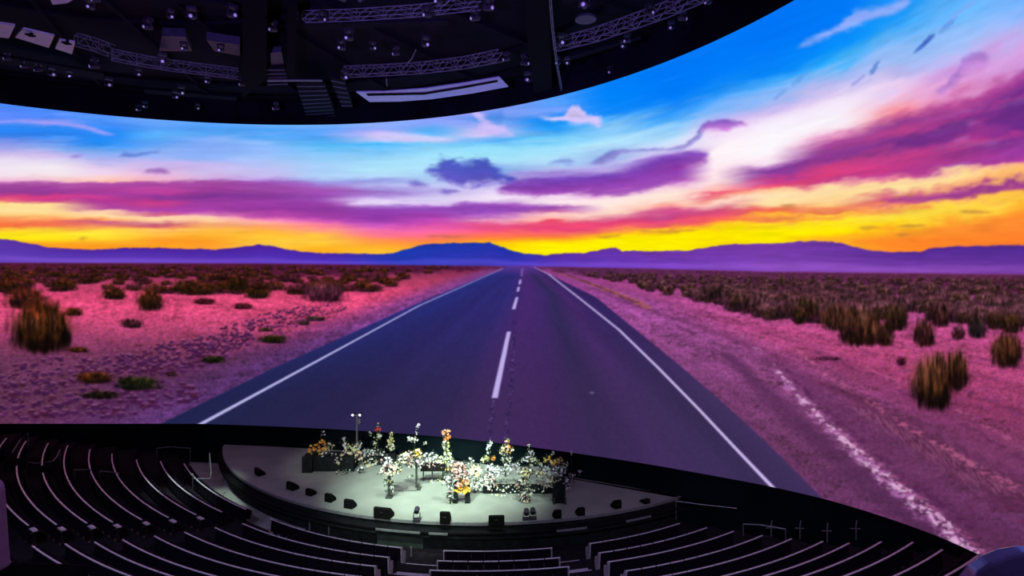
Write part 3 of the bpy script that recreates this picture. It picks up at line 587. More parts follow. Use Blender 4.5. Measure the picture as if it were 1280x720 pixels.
def seat_row(block, c, R, k, a_start, a_end, z, from_end, ends, low=False):
    """seats along the arc, the first one at a_start's side when from_end is 0"""
    L_ = math.radians(a_end - a_start) * R; n = max(1, round(L_ / .615)); da = (a_end - a_start) / n
    for i in range(n):
        a = math.radians(a_start + da * (i + .5)); p = Vector((c[0] + R * math.sin(a), c[1] - R * math.cos(a), z))
        px = 640 + p.x / p.y * FPX; py = HORIZ + (CAM_Z - (z + .9)) / p.y * FPX
        if px < -14 or px > 1296 or py > 738: continue
        idx = i if from_end == 0 else n - 1 - i
        e = -1 if i == 0 and -1 in ends else (1 if i == n - 1 and 1 in ends else 0)
        cand.append(dict(p=p, rz=a, block=block, k=k, idx=idx, e=e, low=low, size=1 / p.length if False else 1 / math.hypot(p.y, p.x)))
for k in range(11):
    z = -1.25 + .3 * k; R = MRR[k]
    seat_row('mid', MC, R, k, -4.5, 10.1, z, 0, (-1, 1))
    seat_row('right', MC, R, k, [15.8, 15.2, 14.8, 15.0][min(k, 3)], [31.6, 32.2, 32.6, 33.0, 33.4, 33.9, 34.0, 35.0, 35.4, 34.4, 34][k], z, 0, (-1,))
    seat_row('left', MC, R, k, -34.4 if k != 0 else -36.6 + 2.2, -10.6, z, 1, (1,))
for k in range(9):
    seat_row('bank', LC, LRR[k], k, [-53.0, -53.7, -54.0, -55.8, -56.8, -57.6, -47.9, -49.5, -50.5][k], -34.5, -1.05 + .3 * k, 1, (1,), True)
    if k in (6, 7, 8): seat_row('bank', LC, LRR[k], k + 20, -57.5, [0, 0, 0, 0, 0, 0, -50.2, -51.8, -52.6][k], -1.05 + .3 * k, 1, (), True)
cand.sort(key=lambda d: -d['size'])
ROWN = ['front'] + ORD[1:]
single, rest = cand[:300], cand[300:]; print('seats', len(cand))
meshes_panel = {}
for d in single:
    o = proto if not proto_used else copy_tree(proto); proto_used = True if True else 0
    o.location = d['p']; o.rotation_euler = (0, 0, d['rz'])
    k = d['k']; far = k >= 20; k = k - 20 if far else k
    rn = ROWN[k]
    o['label'] = (f"black theatre seat, {ORD[d['idx']]} from the aisle, {rn} row of the {BLN[d['block']]}" if not far else f"black theatre seat past the cross aisle, {ORD[d['idx']]} seat, {rn} row of the side bank")
    o['category'] = 'seat'; o['group'] = {'mid': 'seats of the middle block', 'right': 'seats of the right-hand block', 'left': 'seats of the left-hand block', 'bank': 'seats of the side bank'}[d['block']]
    d['o'] = o
for d in single:
    if d['e']: add_end_panel(d['o'], d['e'], d['low'])
if rest:
    m_ = MB(); mt = MB(); base = MB()
    for d in rest:
        T = Matrix.Translation(d['p']) @ Matrix.Rotation(d['rz'], 4, 'Z')
        for (tgt, c_, s_, rx) in [(base, (0, -.05, .64), (.55, .08, .58), -7), (mt, (0, -.085, .945), (.588, .058, .032), -7), (base, (0, .17, .56), (.50, .10, .42), -18), (base, (.28, .12, .60), (.045, .34, .03), 0), (base, (-.28, .12, .60), (.045, .34, .03), 0), (base, (0, 0, .2), (.1, .1, .4), 0)]:
            b_ = MB(); b_.box(c_, s_, Matrix.Rotation(math.radians(rx), 3, 'X')); tgt.add([T @ Vector(v) for v in b_.v], b_.f)
    o = base.build('distant_seating', 'seat'); tag(o, 'remaining far black seats at the top of the side bank', 'seats', kind='stuff')
    tr = mt.build('top_trim', 'trim', o)

# ------------------------------------------------------------------ stage
st = thing('stage', 'low round concert stage with a pale deck and black front', 'stage', (SC[0], SC[1] - SR + 6, 0))
inv = Matrix.Translation(-Vector(st.location))
def sp(m_, name, material, **kw):
    m_.v = [tuple(inv @ Vector(v)) for v in m_.v]; return m_.build(name, material, st, **kw)
n = 90; A0, A1 = -74, 74
def inside(x, y, off=.0):
    """keep the deck in front of the wall at the foot of the screen"""
    s_ = x / y; d_ = float(np.interp(640 + s_ * FPX, cols_, db_)) - 1.0 - off
    return (x, y) if y < d_ else (s_ * d_, d_)
edge = []
for i in range(n + 1):
    a = math.radians(A0 + (A1 - A0) * i / n); edge.append(inside(SC[0] + SR * math.sin(a), SC[1] - SR * math.cos(a)))
xs_ = np.linspace(edge[-1][0], edge[0][0], 60)[1:-1]
back = [inside(x, 60) if False else None for x in []]
for x in xs_:
    # follow the wall
    y = 30.0
    for _ in range(30): y = float(np.interp(640 + x / y * FPX, cols_, db_)) - 1.0
    back.append((x, y))
m_ = MB(); m_.prism([(x, y, -.08) for x, y in edge + back], (0, 0, .08)); sp(m_, 'deck', 'deck')
m_ = MB(); arc_slab(m_, SC, SR - .25, SR - .02, -66, 48, -1.27, -.085, 80); sp(m_, 'front_skirt', 'skirt')
m_ = MB(); arc_slab(m_, SC, SR - .02, SR + .06, -66, 48, -.10, .035, 80); sp(m_, 'rim', 'rim')
m_ = MB(); arc_slab(m_, SC, SR - .02, SR + .36, -66, 48, -.40, -.33, 80); sp(m_, 'cable_ledge', 'black')
m_ = MB(); arc_slab(m_, SC, SR - .02, SR + .30, -66, 48, -.62, -.50, 80); sp(m_, 'lower_ledge', 'skirt')
for (a, b) in [(-14.0, -7.6), (-6.4, -3.8), (11.0, 15.4), (21.5, 25.8)]:
    m_ = MB(); arc_slab(m_, SC, SR + .36, SR + .40, a, b, -.42, -.33, 8); sp(m_, 'front_rail', 'rim')
m_ = MB(); arc_slab(m_, SC, SR + .02, SR + .10, -14.2, -7.4, -1.25, -.62, 8); sp(m_, 'green_panel', mat('green_panel', (.02, .035, .026), .6, var=.5, scale=2))
# crowd barrier posts along the stage front
def barrier(label, px, py):
    p = pt(px, py, z=-1.27)
    t = thing('barrier_post', label, 'post', p, group='posts before the stage front')
    m_ = MB(); m_.tube([(0, 0, 0), (0, 0, .45)], .04, 8); m_.build('post', 'rail', t)
    m_ = MB(); m_.tube([(0, 0, 0), (0, 0, .03)], .14, 12); m_.build('foot', 'iron', t)
barrier('short grey post before the stage front, beside the last seat of the front row', 514, 696)
barrier('short grey post before the stage, behind the curved front row', 411, 669)
barrier('slim grey post before the stage, nearer the walkway', 387, 664)

# stage monitors and footlights along the edge
def monitor(label, px, py, w, h, d=.42, kind=0):
    p = pt(px, py, z=0.0); q = Vector((SC[0], SC[1], 0)) - p; rz = math.atan2(-q.x, q.y)
    t = thing('stage_monitor', label, 'stage monitor', p, rz, 'stage monitors along the rim')
    pr = [(-w / 2, -d / 2, 0), (-w / 2, -d / 2, h * .95), (-w / 2, -d / 2 + .10, h), (-w / 2, d / 2, h * .30), (-w / 2, d / 2, 0)]
    m_ = MB(); m_.prism(pr, (w, 0, 0)); m_.build('cabinet', 'speaker', t, bevel=.012)
    m_ = MB(); m_.prism([(-w / 2 + .04, -d / 2 + .13, h * .955), (w / 2 - .04, -d / 2 + .13, h * .955), (w / 2 - .04, d / 2 - .03, h * .38), (-w / 2 + .04, d / 2 - .03, h * .38)], (0, .012, .018)); m_.build('grille', 'grille', t)
    m_ = MB(); m_.tube([(-.08, -d / 2 - .015, h * .6), (.08, -d / 2 - .015, h * .6)], .014); m_.build('handle', 'iron', t)
def footlight(label, px, py, h=.52):
    p = pt(px, py, z=0.0); t = thing('stage_spotlight', label, 'spotlight', p, 0, 'small spotlights on the stage rim')
    m_ = MB(); m_.box((0, 0, .05), (.36, .26, .10)); m_.build('base', 'fixture', t, bevel=.01)
    for s_ in (-1, 1):
        m_ = MB(); m_.box((s_ * .15, 0, .24), (.03, .08, .30)); m_.build('yoke_arm', 'fixture', t)
    m_ = MB(); m_.tube([(0, -.12, h - .17), (0, -.08, h - .15), (0, .10, h - .10), (0, .15, h - .09)], .125, 12); m_.build('head', 'fixture', t)
    m_ = MB(); m_.tube([(0, .15, h - .09), (0, .162, h - .087)], .10, 12); m_.build('lens', 'grille', t)
monitor('dark stage monitor on the rim nearest the far bank of seats', 325, 593, .62, .38)
monitor('dark wedge monitor below the orange flower planter', 366, 611, .60, .40)
monitor('small dark wedge monitor, second below the orange planter', 389, 618, .42, .34)
monitor('small dark wedge monitor with a box beside it, third below the orange planter', 413, 626, .42, .42)
monitor('dark wedge monitor, fourth below the orange planter', 438, 634, .50, .44)
monitor('wide low black monitor on the rim below the pink flower tree', 480, 646, .86, .52, .5)
footlight('small round spotlight on the rim between two monitors', 521, 651, .62)
monitor('black stepped monitor below the pink and orange cone of flowers', 557, 653, .48, .56)
monitor('wide square black monitor below the pale flower riser', 620.5, 654, .74, .44, .5)
footlight('twin black spotlight below the flower riser, next to the square monitor', 658, 650, .5)
footlight('slim black spotlight on the rim below the flower riser', 666, 649, .5)
monitor('black upright monitor below the orange topped planter', 696, 647, .36, .42)
monitor('black monitor on the dim side of the rim', 725, 643, .36, .38)
monitor('low black monitor at the far dim end of the rim', 770, 634, .40, .40)
monitor('last low black monitor beside the end of the stage wall', 806, 628, .36, .22)

# ------------------------------------------------------------------ flowers
def blossom(mb, c, r, rnd):
    ax = Vector((rnd.gauss(0, 1), rnd.gauss(-.9, .7), rnd.gauss(.5, .7))).normalized()
    a = ax.cross(Vector((0, 0, 1))).normalized() if abs(ax.z) < .95 else Vector((1, 0, 0)); b = ax.cross(a); o = len(mb.v)
    mb.v.append(tuple(c + ax * r * .12)); ph = rnd.random() * 6
    for k in range(5):
        t0 = ph + k * 2 * math.pi / 5
        for dt, rr, up in ((-.42, .62, .16), (0, 1.0, .34), (.42, .62, .16)):
            mb.v.append(tuple(c + (a * math.cos(t0 + dt) + b * math.sin(t0 + dt)) * r * rr + ax * r * up))
        i = o + 1 + 3 * k; mb.f.append((o, i, i + 1, i + 2))
def leaf(mb, c, r, rnd):
    d = Vector((rnd.gauss(0, 1), rnd.gauss(0, 1), rnd.gauss(.1, .8))).normalized(); s_ = d.cross(Vector((rnd.random(), rnd.random(), rnd.random()))).normalized(); o = len(mb.v)
    for v in (c, c + d * r * .5 + s_ * r * .3, c + d * r, c + d * r * .5 - s_ * r * .3): mb.v.append(tuple(v))
    mb.f.append((o, o + 1, o + 2, o + 3))
seedn = [0]
def arrangement(name, label, cat, base, blobs, extra=None, leaves=1.0, group='flower arrangements on the stage', z0=0.0):
    """base: (px, py) of the foot; blobs: (px, py, rx, ry, count, colour keys, blossom size px)"""
    seedn[0] += 1; rnd = random.Random(seedn[0]); p0 = pt(base[0], base[1], z=z0); D = p0.y; k = D / FPX
    t = thing(name, label, cat, p0, group=group); bym = {}; fo = MB()
    for (px, py, rx, ry, cnt, cols, bs) in blobs:
        for i in range(int(cnt * 1.35)):
            u = rnd.random() ** .5; a = rnd.random() * 6.283; zz = rnd.uniform(-1, 1)
            q = Vector(((px - base[0] + rx * u * math.cos(a)) * k, rx * k * .8 * zz * math.sqrt(max(0, 1 - u * u)) - rx * k * .25, (base[1] - py + ry * u * math.sin(a)) * k))
            q.z = max(q.z, .05)
            blossom(bym.setdefault(rnd.choice(cols), MB()), q, bs * k * rnd.uniform(.5, 1.0), rnd)
        for i in range(int(cnt * 2.6 * leaves)):
            u = rnd.random() ** .6; a = rnd.random() * 6.283
            q = Vector(((px - base[0] + rx * u * math.cos(a) * 1.05) * k, rx * k * .5 * rnd.uniform(-1, 1), (base[1] - py + ry * u * math.sin(a)) * k)); q.z = max(q.z, .04)
            leaf(fo, q, rnd.uniform(2, 4.2) * k, rnd)
    NM = dict(W='white', C='cream', P='pink', O='orange', Y='yellow', R='red', L='lilac', G='lime', B='pale blue')
    for c_, m_ in bym.items():
        b_ = m_.build('blossoms', c_, t); b_['label'] = NM[c_] + ' blossoms'
    if fo.v: fo.build('foliage', 'foliage', t)
    if extra: extra(t, k, D)
    return t
def stick(pts, r=.03, name='stem', m='stem'):
    """pts in picture units relative to the foot"""
    def f(t, k, D):
        a = MB(); a.tube([(x * k, y_, z * k) for (x, y_, z) in pts], r, 6); a.build(name, m, t)
    return f
def many(*fs):
    def f(t, k, D):
        for q in fs: q(t, k, D)
    return f
def tripod(h, legs=3, r=.022, sp_=.32):
    def f(t, k, D):
        a = MB(); a.tube([(0, 0, .25), (0, 0, h)], r, 6); a.build('pole', 'stem', t)
        for i in range(legs):
            an = 1 + i * 2 * math.pi / legs; b = MB(); b.tube([(0, 0, .32), (math.cos(an) * sp_, math.sin(an) * sp_, .01)], r * .9, 5); b.build('leg', 'stem', t)
    return f
def boxes(lst, name, m, bevel=.01):
    def f(t, k, D):
        for (x, y_, z, dx, dy, dz) in lst:
            a = MB(); a.box((x, y_, z), (dx, dy, dz)); a.build(name, m, t, bevel=bevel)
    return f
# planter with orange flowers
arrangement('flower_planter', 'long black planter with orange, white and yellow flowers nearest the far seats', 'planter', (415, 586),
    [(398, 561, 12, 7, 34, 'YYO', 2.3), (403, 553, 4, 4, 9, 'YO', 2.2), (412, 557, 6, 5, 14, 'WCG', 2), (408, 568, 10, 5, 16, 'WB', 1.7), (426, 572, 17, 5, 44, 'WWCG', 1.9), (440, 561, 8, 8, 34, 'CGWC', 2.2), (448, 557, 5, 6, 18, 'WB', 2.0), (437.5, 570, 3, 3, 10, 'O', 2.2), (448, 570, 5, 8, 22, 'WPC', 2), (430, 552, 3.5, 5, 9, 'WL', 2), (404, 543, 3, 5, 4, 'B', 1.7), (431, 562, 2, 8, 7, 'WL', 1.6)],
    many(boxes([(-.1, .1, .42, 3.0, 1.1, .84)], 'planter_box', 'skirt'), boxes([(-1.25, -.1, .46, .6, 1.2, .92)], 'end_drape', 'skirt')), .9)
arrangement('flower_garland', 'trail of small white flowers lying on the deck beside the black planter', 'flowers', (447, 592), [(432, 589, 12, 1.6, 10, 'W', 1.3), (452, 586, 5, 3, 10, 'WB', 1.5)], None, 1.2)
arrangement('flower_bed', 'low grey-white flower bed behind the red topped tower', 'flowers', (470, 580), [(461, 565, 8, 5, 28, 'WB', 2), (473, 566, 8, 4, 18, 'WBL', 1.8), (466, 577, 14, 5, 46, 'WWC', 2), (456, 582, 10, 3.5, 24, 'WG', 1.7)], boxes([(-.1, .1, .2, 1.3, .6, .4)], 'planter_box', 'skirt'), 1.0)
arrangement('flower_tower', 'slender tower of greenery topped with a bright red bloom', 'flowers', (472, 579), [(472.5, 537, 3.2, 2.8, 10, 'R', 2.4), (473, 532, 2, 3, 5, 'WP', 1.8), (474, 546, 3, 5, 10, 'WG', 1.8), (469, 552, 2.6, 9, 12, 'WG', 1.7), (463, 543, 2, 3.5, 5, 'W', 1.6)], stick([(0, 0, 0), (0, 0, 42)], .03), .9)
arrangement('flower_cone', 'pale yellow and white cone of flowers shaped like a small fir', 'flowers', (488, 577), [(489, 544, 2, 4, 8, 'GC', 1.8), (489, 551, 4, 4, 16, 'CG', 2), (489.5, 558, 6, 4.5, 26, 'CWPG', 2.1)], many(stick([(0, 0, 0), (1, 0, 32)], .03), boxes([(.1, 0, .25, .45, .4, .5)], 'pot', 'skirt')), .7)
arrangement('flower_tree', 'broad tree of pink and cream flowers on a leafy dark trunk', 'flower tree', (486.5, 622), [(484, 577, 8, 6, 40, 'PLW', 2.1), (488, 587, 11, 6, 56, 'WWCP', 2.2), (497, 584, 5, 7, 26, 'WC', 2.1), (477, 591, 3, 3, 8, 'W', 1.7), (486, 602, 5, 8, 14, 'WG', 1.5), (490, 610, 3, 7, 10, 'W', 1.4)], many(stick([(0, 0, 0), (0, 0, 20), (1, 0, 36)], .075, 'trunk'), boxes([(0, 0, .04, .34, .34, .08)], 'base', 'stem')), 1.5)
arrangement('orchid_stand', 'tall thin stand with a lilac bloom over a white orchid spray', 'flowers', (519, 580), [(523, 532, 2.8, 2.6, 9, 'L', 2), (521, 539, 1.6, 4, 5, 'LW', 1.4), (516, 549, 7, 3.6, 22, 'WWP', 2), (531, 554, 1.6, 2.6, 4, 'W', 1.7), (510, 546, 2, 2, 3, 'W', 1.6)], stick([(0, 0, 0), (-1, 0, 30), (3, 0, 41), (4, 0, 48)], .022), .25)
arrangement('flower_tree', 'round cream and pink flower tree on a thin black stem', 'flower tree', (520.5, 611), [(512, 569, 8, 5.5, 34, 'CWP', 2.3), (522, 567, 6.5, 5.5, 32, 'CYC', 2.3), (526, 578, 5, 6, 20, 'LWP', 2), (511, 577, 6, 5, 20, 'PWC', 2), (503, 573, 5, 6, 26, 'WC', 2), (517, 580, 8, 4, 12, 'PW', 1.6)], many(stick([(0, 0, 0), (0, 0, 32)], .06, 'trunk'), boxes([(0, 0, .025, .5, .5, .05)], 'base', 'stem')), 1.6)
arrangement('flower_table', 'dark keyboard table edged with white and lilac flowers', 'table', (540, 602), [(538, 570, 9, 5, 36, 'WWL', 2), (551, 574, 8, 4, 26, 'WG', 2), (545, 580, 12, 3.5, 20, 'WPL', 1.6), (546, 600, 8, 2, 7, 'WG', 1.5)], many(boxes([(.05, .1, .78, 1.35, .55, .30)], 'table_top', 'grille'), boxes([(-.5, .1, .33, .07, .07, .66), (.02, 0, .33, .07, .07, .66), (.6, .1, .33, .07, .07, .66)], 'leg', 'stem')), .8)
arrangement('flower_tower', 'tall flower column with an orange and red crown over white', 'flowers', (558, 592), [(557.5, 540, 4.5, 4, 18, 'OPO', 2.2), (559, 546, 4, 5, 18, 'OORW', 2.2), (557, 556, 4.5, 6, 28, 'WGW', 2.1), (560, 568, 4.5, 6, 28, 'GWG', 2), (561, 576, 6, 6, 30, 'WWG', 2), (562, 585, 6, 5, 20, 'OYC', 2.1)], stick([(0, 0, 0), (0, 0, 50)], .05), .8)
arrangement('flower_cone', 'large cone of pink flowers banded orange and yellow near its foot', 'flowers', (577, 628), [(575, 585, 9, 8, 66, 'PPWP', 2.3), (571, 594, 6, 6, 26, 'PW', 2.1), (579, 602, 7, 4.5, 40, 'OOPC', 2.4), (578, 611, 10, 4, 54, 'YYYO', 2.4), (573, 604, 6, 6, 22, 'WP', 2), (583, 594, 4, 6, 20, 'PW', 2)],
    many(boxes([(-.30, 0, .32, .22, .3, .64), (.30, 0, .32, .26, .3, .64), (0, .15, .75, .8, .4, .35)], 'stand_leg', 'skirt'), stick([(0, 0, 14), (0, 0, 46)], .08, 'trunk')), 1.0)
arrangement('flower_cascade', 'cascade of white blossoms trailing down beside the pink cone', 'flowers', (563, 630), [(557, 598, 5, 8, 26, 'WWB', 2), (563, 604, 3, 9, 26, 'WB', 2), (562, 617, 2.4, 8, 13, 'WP', 1.8), (565, 625, 5, 4, 8, 'WG', 1.6), (552, 600, 3, 4, 8, 'WG', 1.6)], stick([(0, 0, 0), (-1, 0, 34)], .035), 1.6)
arrangement('flower_bush', 'dense bush of glowing white flowers behind the pink cone', 'flowers', (594, 616), [(594, 589, 8, 8, 96, 'WWC', 2.3), (596, 603, 8, 8, 70, 'WW', 2.2), (602, 610, 4, 4, 14, 'WB', 1.7), (588, 576, 4, 4, 11, 'LW', 1.8)], many(stick([(0, 0, 0), (0, 0, 30)], .06, 'trunk')), .6)
# riser for the drums
arrangement('flower_riser', 'long pale riser with a dark skirt, edged all round with white flowers', 'stage riser', (652, 618), [(621, 588, 11, 6, 46, 'WLBW', 1.9), (612, 597, 9, 6, 40, 'WPW', 1.9), (640, 582, 10, 6, 40, 'WBL', 1.8), (645, 606, 40, 3.2, 70, 'WWC', 1.7), (668, 577, 8, 5, 20, 'WG', 1.7), (690, 604, 16, 4, 54, 'WWC', 1.8), (612, 604, 10, 3, 26, 'WP', 1.7), (676, 592, 6, 4, 26, 'WC', 1.8), (700, 596, 6, 4, 16, 'W', 1.6), (650, 584, 30, 2, 16, 'WB', 1.6)],
    many(boxes([(0, 1.35, .26, 4.1, 2.5, .52)], 'riser_skirt', 'skirt'), boxes([(0, 1.35, .54, 4.16, 2.56, .05)], 'riser_deck', 'deck')), .55)
arrangement('flower_spire', 'thin spire of pale grey-blue flowers above lime and peach blooms', 'flowers', (612, 596), [(612, 554, 2.6, 4, 9, 'WB', 1.9), (611, 562, 2.4, 6, 11, 'B', 1.8), (607, 574, 5, 5, 24, 'GGC', 2), (617, 573, 3, 3, 12, 'O', 2.2), (603, 576, 3, 4, 8, 'W', 1.8), (613, 584, 6, 5, 22, 'LWB', 1.9)], stick([(0, 0, 0), (0, 0, 42)], .03), .9, z0=.57)
arrangement('flower_cone', 'peach and white peaked cluster standing on the riser', 'flowers', (632, 596), [(634, 552, 2.8, 3.6, 12, 'CWO', 2.1), (632, 559, 5, 4.5, 28, 'CCOW', 2.2), (628, 564, 5, 3, 14, 'WC', 2), (637, 562, 4.5, 4, 16, 'OCW', 2), (633, 572, 8, 5, 20, 'BWG', 1.7)], stick([(0, 0, 0), (0, 0, 42)], .04), 1.4, z0=.57)
arrangement('flower_cone', 'open cone of white and lilac flowers on the dim side of the riser', 'flowers', (662, 598), [(661, 558, 1.8, 4, 6, 'W', 1.8), (664, 566, 4, 4, 11, 'WL', 2), (658, 572, 4.5, 5, 13, 'LB', 1.9), (667, 574, 4, 4, 12, 'WL', 1.9), (652, 574, 3, 3, 8, 'W', 1.7)], stick([(0, 0, 0), (-1, 0, 38)], .03), .7, z0=.57)
arrangement('flower_tree', 'slim tree of cream flowers in front of the riser skirt', 'flower tree', (655, 628), [(658, 590, 8, 5, 38, 'CWG', 2.1), (655, 600, 6, 6, 30, 'WWC', 2), (648, 604, 3, 6, 12, 'WP', 1.8), (658, 610, 4, 8, 14, 'WC', 1.6), (657, 624, 6, 4.5, 22, 'CWP', 1.8), (652, 617, 3, 7, 8, 'W', 1.5)], many(stick([(-2, 0, 0), (-1, 0, 20), (0, 0, 38)], .06, 'trunk'), stick([(2, 0, 0), (1, 0, 20)], .04, 'branch')), 1.5)
arrangement('flower_planter', 'tall draped stand topped by an orange band above white flowers', 'planter', (700, 628), [(684, 574, 4.5, 5, 18, 'OCY', 2.1), (692, 577, 6, 3, 22, 'OYC', 2.1), (700, 576, 5, 4, 18, 'YOC', 2.1), (688, 586, 9, 6, 44, 'BWL', 1.9), (676, 584, 4, 5, 16, 'WB', 1.9), (700, 588, 8, 6, 26, 'WB', 1.7), (693, 598, 10, 4, 20, 'WC', 1.8), (708, 602, 5, 4, 10, 'W', 1.7), (706, 582, 4, 3, 8, 'WB', 1.8), (710, 608, 5, 3, 8, 'W', 1.4)],
    many(boxes([(-.05, .1, .60, .62, .5, 1.20)], 'drape', 'skirt'), boxes([(-.32, -.22, .16, .10, .10, .32), (.25, -.22, .16, .10, .10, .32)], 'leg', 'stem')), 1.3)
arrangement('orchid_stand', 'small white orchid on a thin stem behind the orange topped stand', 'flowers', (690, 606), [(690.5, 566, 2.3, 2.6, 6, 'WB', 1.8)], stick([(0, 0, 0), (0, 0, 38)], .015), .1)
arrangement('orchid_stand', 'single pale bloom on a thin stem at the dim edge of the flowers', 'flowers', (714, 605), [(714, 566, 1.6, 3, 5, 'BW', 1.9), (711, 578, 2, 2, 2, 'W', 1.5)], stick([(0, 0, 0), (0, 0, 38)], .015), .1)
arrangement('flower_bush', 'sparse dark bush dotted with white at the dim end of the flowers', 'flowers', (717, 606), [(712, 595, 5, 4, 8, 'W', 1.7), (725, 590, 2.5, 2.5, 4, 'LW', 1.7), (717, 594, 3, 4, 4, 'W', 1.4), (705, 610, 6, 3, 8, 'W', 1.4)], stick([(0, 0, 0), (2, 0, 16)], .02), 1.6)
arrangement('flower_bush', 'low dark bush with white specks between the tree and the riser table', 'flowers', (528, 596), [(515, 598, 5, 2.5, 5, 'WG', 1.5)], None, 1.0)
# tall twin light stand
p = pt(446, 578, z=0); t = thing('light_stand', 'tall grey stand with two small white lamps above the planter', 'light stand', p)
m_ = MB(); m_.tube([(0, 0, .3), (0, 0, 2.9)], .055, 8); m_.build('pole', 'rail', t)
m_ = MB(); m_.tube([(-.28, 0, 2.9), (.28, 0, 2.9)], .025, 6); m_.build('crossbar', 'rail', t)
for s_ in (-1, 1):
    m_ = MB(); m_.tube([(s_ * .22, .12, 2.97), (s_ * .22, 0, 3.0), (s_ * .22, -.14, 2.96)], .10, 10); h_ = m_.build('lamp_head', 'fixture', t)
    m_ = MB(); m_.tube([(s_ * .22, -.14, 2.96), (s_ * .22, -.16, 2.955)], .085, 10); m_.build('lens', mat('lamp_lens', (.8, .8, .9), .3, emit=(.85, .82, 1), es=1.0), h_)
m_ = MB(); m_.box((.16, 0, 2.55), (.12, .1, .3)); m_.build('clamp', 'rail', t)
for i in range(3):
    an = .5 + i * 2.094; m_ = MB(); m_.tube([(0, 0, .45), (math.cos(an) * .5, math.sin(an) * .5, .02)], .025, 5); m_.build('leg', 'rail', t)
# grey mat by the stem of the round tree
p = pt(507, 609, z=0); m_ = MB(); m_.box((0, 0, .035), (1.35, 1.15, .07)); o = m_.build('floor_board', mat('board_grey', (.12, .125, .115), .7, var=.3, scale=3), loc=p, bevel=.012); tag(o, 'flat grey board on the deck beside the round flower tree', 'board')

# ------------------------------------------------------------------ rails round the banks
def handrail(label, pts, z=None, h=.0, posts=True):
    P3 = [pt(x, y, z=zz) for (x, y, zz) in pts]
    c = P3[0].copy(); c.z = -1.2
    t = thing('handrail', label, 'handrail', c, group='handrails of the side bank')
    m_ = MB(); m_.tube([q - c for q in P3], .028, 6); m_.build('rail', 'rail', t)
    for q in (P3[0], P3[-1]):
        m_ = MB(); m_.tube([q - c, Vector((q.x, q.y, q.z - .95)) - c], .022, 6); m_.build('post', 'rail', t)
handrail('low handrail with a bent end at the very top of the side bank', [(33, 577.5, 1.6), (45, 579.5, 1.6), (66, 576.5, 1.6), (71, 571, 1.7), (75, 562, 1.9)])
handrail('short straight handrail at the top of the side bank beside a row end', [(93, 587.5, 1.2), (113, 587, 1.2)])
handrail('second short handrail at the top of the side bank', [(125, 589, 1.0), (148, 591, 1.0)])
handrail('slanting handrail rising at the outer corner of the side bank', [(15, 566, 1.9), (26, 549, 2.3), (35, 541.5, 2.6)])
handrail('level handrail at the outer corner of the side bank', [(-6, 569.5, 1.8), (9, 569.5, 1.8)])
handrail('right-angled pale handrail at the walkway beside the front of the side bank', [(241, 592, .1), (243, 598.5, .1), (263, 598, .1), (264, 590, .35), (262, 566, 1.3)])
handrail('faint handrail behind the front row of the side bank', [(196, 560.5, .2), (212, 558.5, .2), (238, 560.5, .2)])
handrail('low wall rail at the end of the stage, beside the dark wall', [(845, 626.5, .0), (880, 631, .0), (921, 635.5, .0)])
handrail('faint rail behind the end of the right-hand seats', [(929, 655, -.1), (950, 656, -.1), (982, 661.5, -.1)])
for i, (x, y) in enumerate([(964, 652), (1000, 652), (1034, 655), (1070, 652)]):
    q = pt(x, y, z=.1 + .3 * i); c = Vector((q.x, q.y, q.z - .8))
    t = thing('rail_post', f'short upright grip rail at the end of the right-hand seats, {ORD[i]} from the stage', 'rail', c, group='grip rails at the row ends')
    m_ = MB(); m_.tube([(0, 0, 0), (0, 0, .62), (.05, .02, .84)], .03, 6); m_.build('post', 'rail', t)
    m_ = MB(); m_.tube([(-.24, 0, .50), (.22, .04, .47)], .022, 6); m_.build('crossbar', 'rail', t)

# ------------------------------------------------------------------ ceiling and rigging
ZC = 23.6
def cp(px, py, z=22.5): return pt(px, py, z=z)
mb = MB(); n = 120; inner = [(TC[0] + TR * math.cos(2 * math.pi * k / n), TC[1] + TR * math.sin(2 * math.pi * k / n)) for k in range(n)]
outer = [(TC[0] + (TR + .9) * math.cos(2 * math.pi * k / n), TC[1] + (TR + .9) * math.sin(2 * math.pi * k / n)) for k in range(n)]
vs = [(x, y, ZT - .02) for x, y in inner] + [(x, y, ZC) for x, y in inner] + [(x, y, ZT - .02) for x, y in outer]
fs = [(k, (k + 1) % n, n + (k + 1) % n, n + k) for k in range(n)] + [tuple(range(n, 2 * n))] + [(k, 2 * n + k, 2 * n + (k + 1) % n, (k + 1) % n) for k in range(n)]
mb.add(vs, fs); o = mb.build('ceiling', 'ceil'); struct(o)
# radial ceiling ribs, a pattern of the ceiling shell
mb = MB()
for k in range(26):
    a = 2 * math.pi * (k + .3) / 26; d_ = Vector((math.cos(a), math.sin(a), 0)); c_ = Vector((TC[0], TC[1], ZC - .12))
    mb.box(c_ + d_ * (TR * .62), (TR * .7, .16, .22), Matrix.Rotation(a, 3, 'Z'))
for r_ in (9, 14, 23, 25.4):
    for k in range(60):
        a = 2 * math.pi * k / 60; a2 = 2 * math.pi * (k + 1) / 60; c_ = Vector((TC[0], TC[1], ZC - .1))
        mb.tube([c_ + Vector((math.cos(a), math.sin(a), 0)) * r_, c_ + Vector((math.cos(a2), math.sin(a2), 0)) * r_], .09, 4)
struct(mb.build('ceiling_beams', 'ceil'))

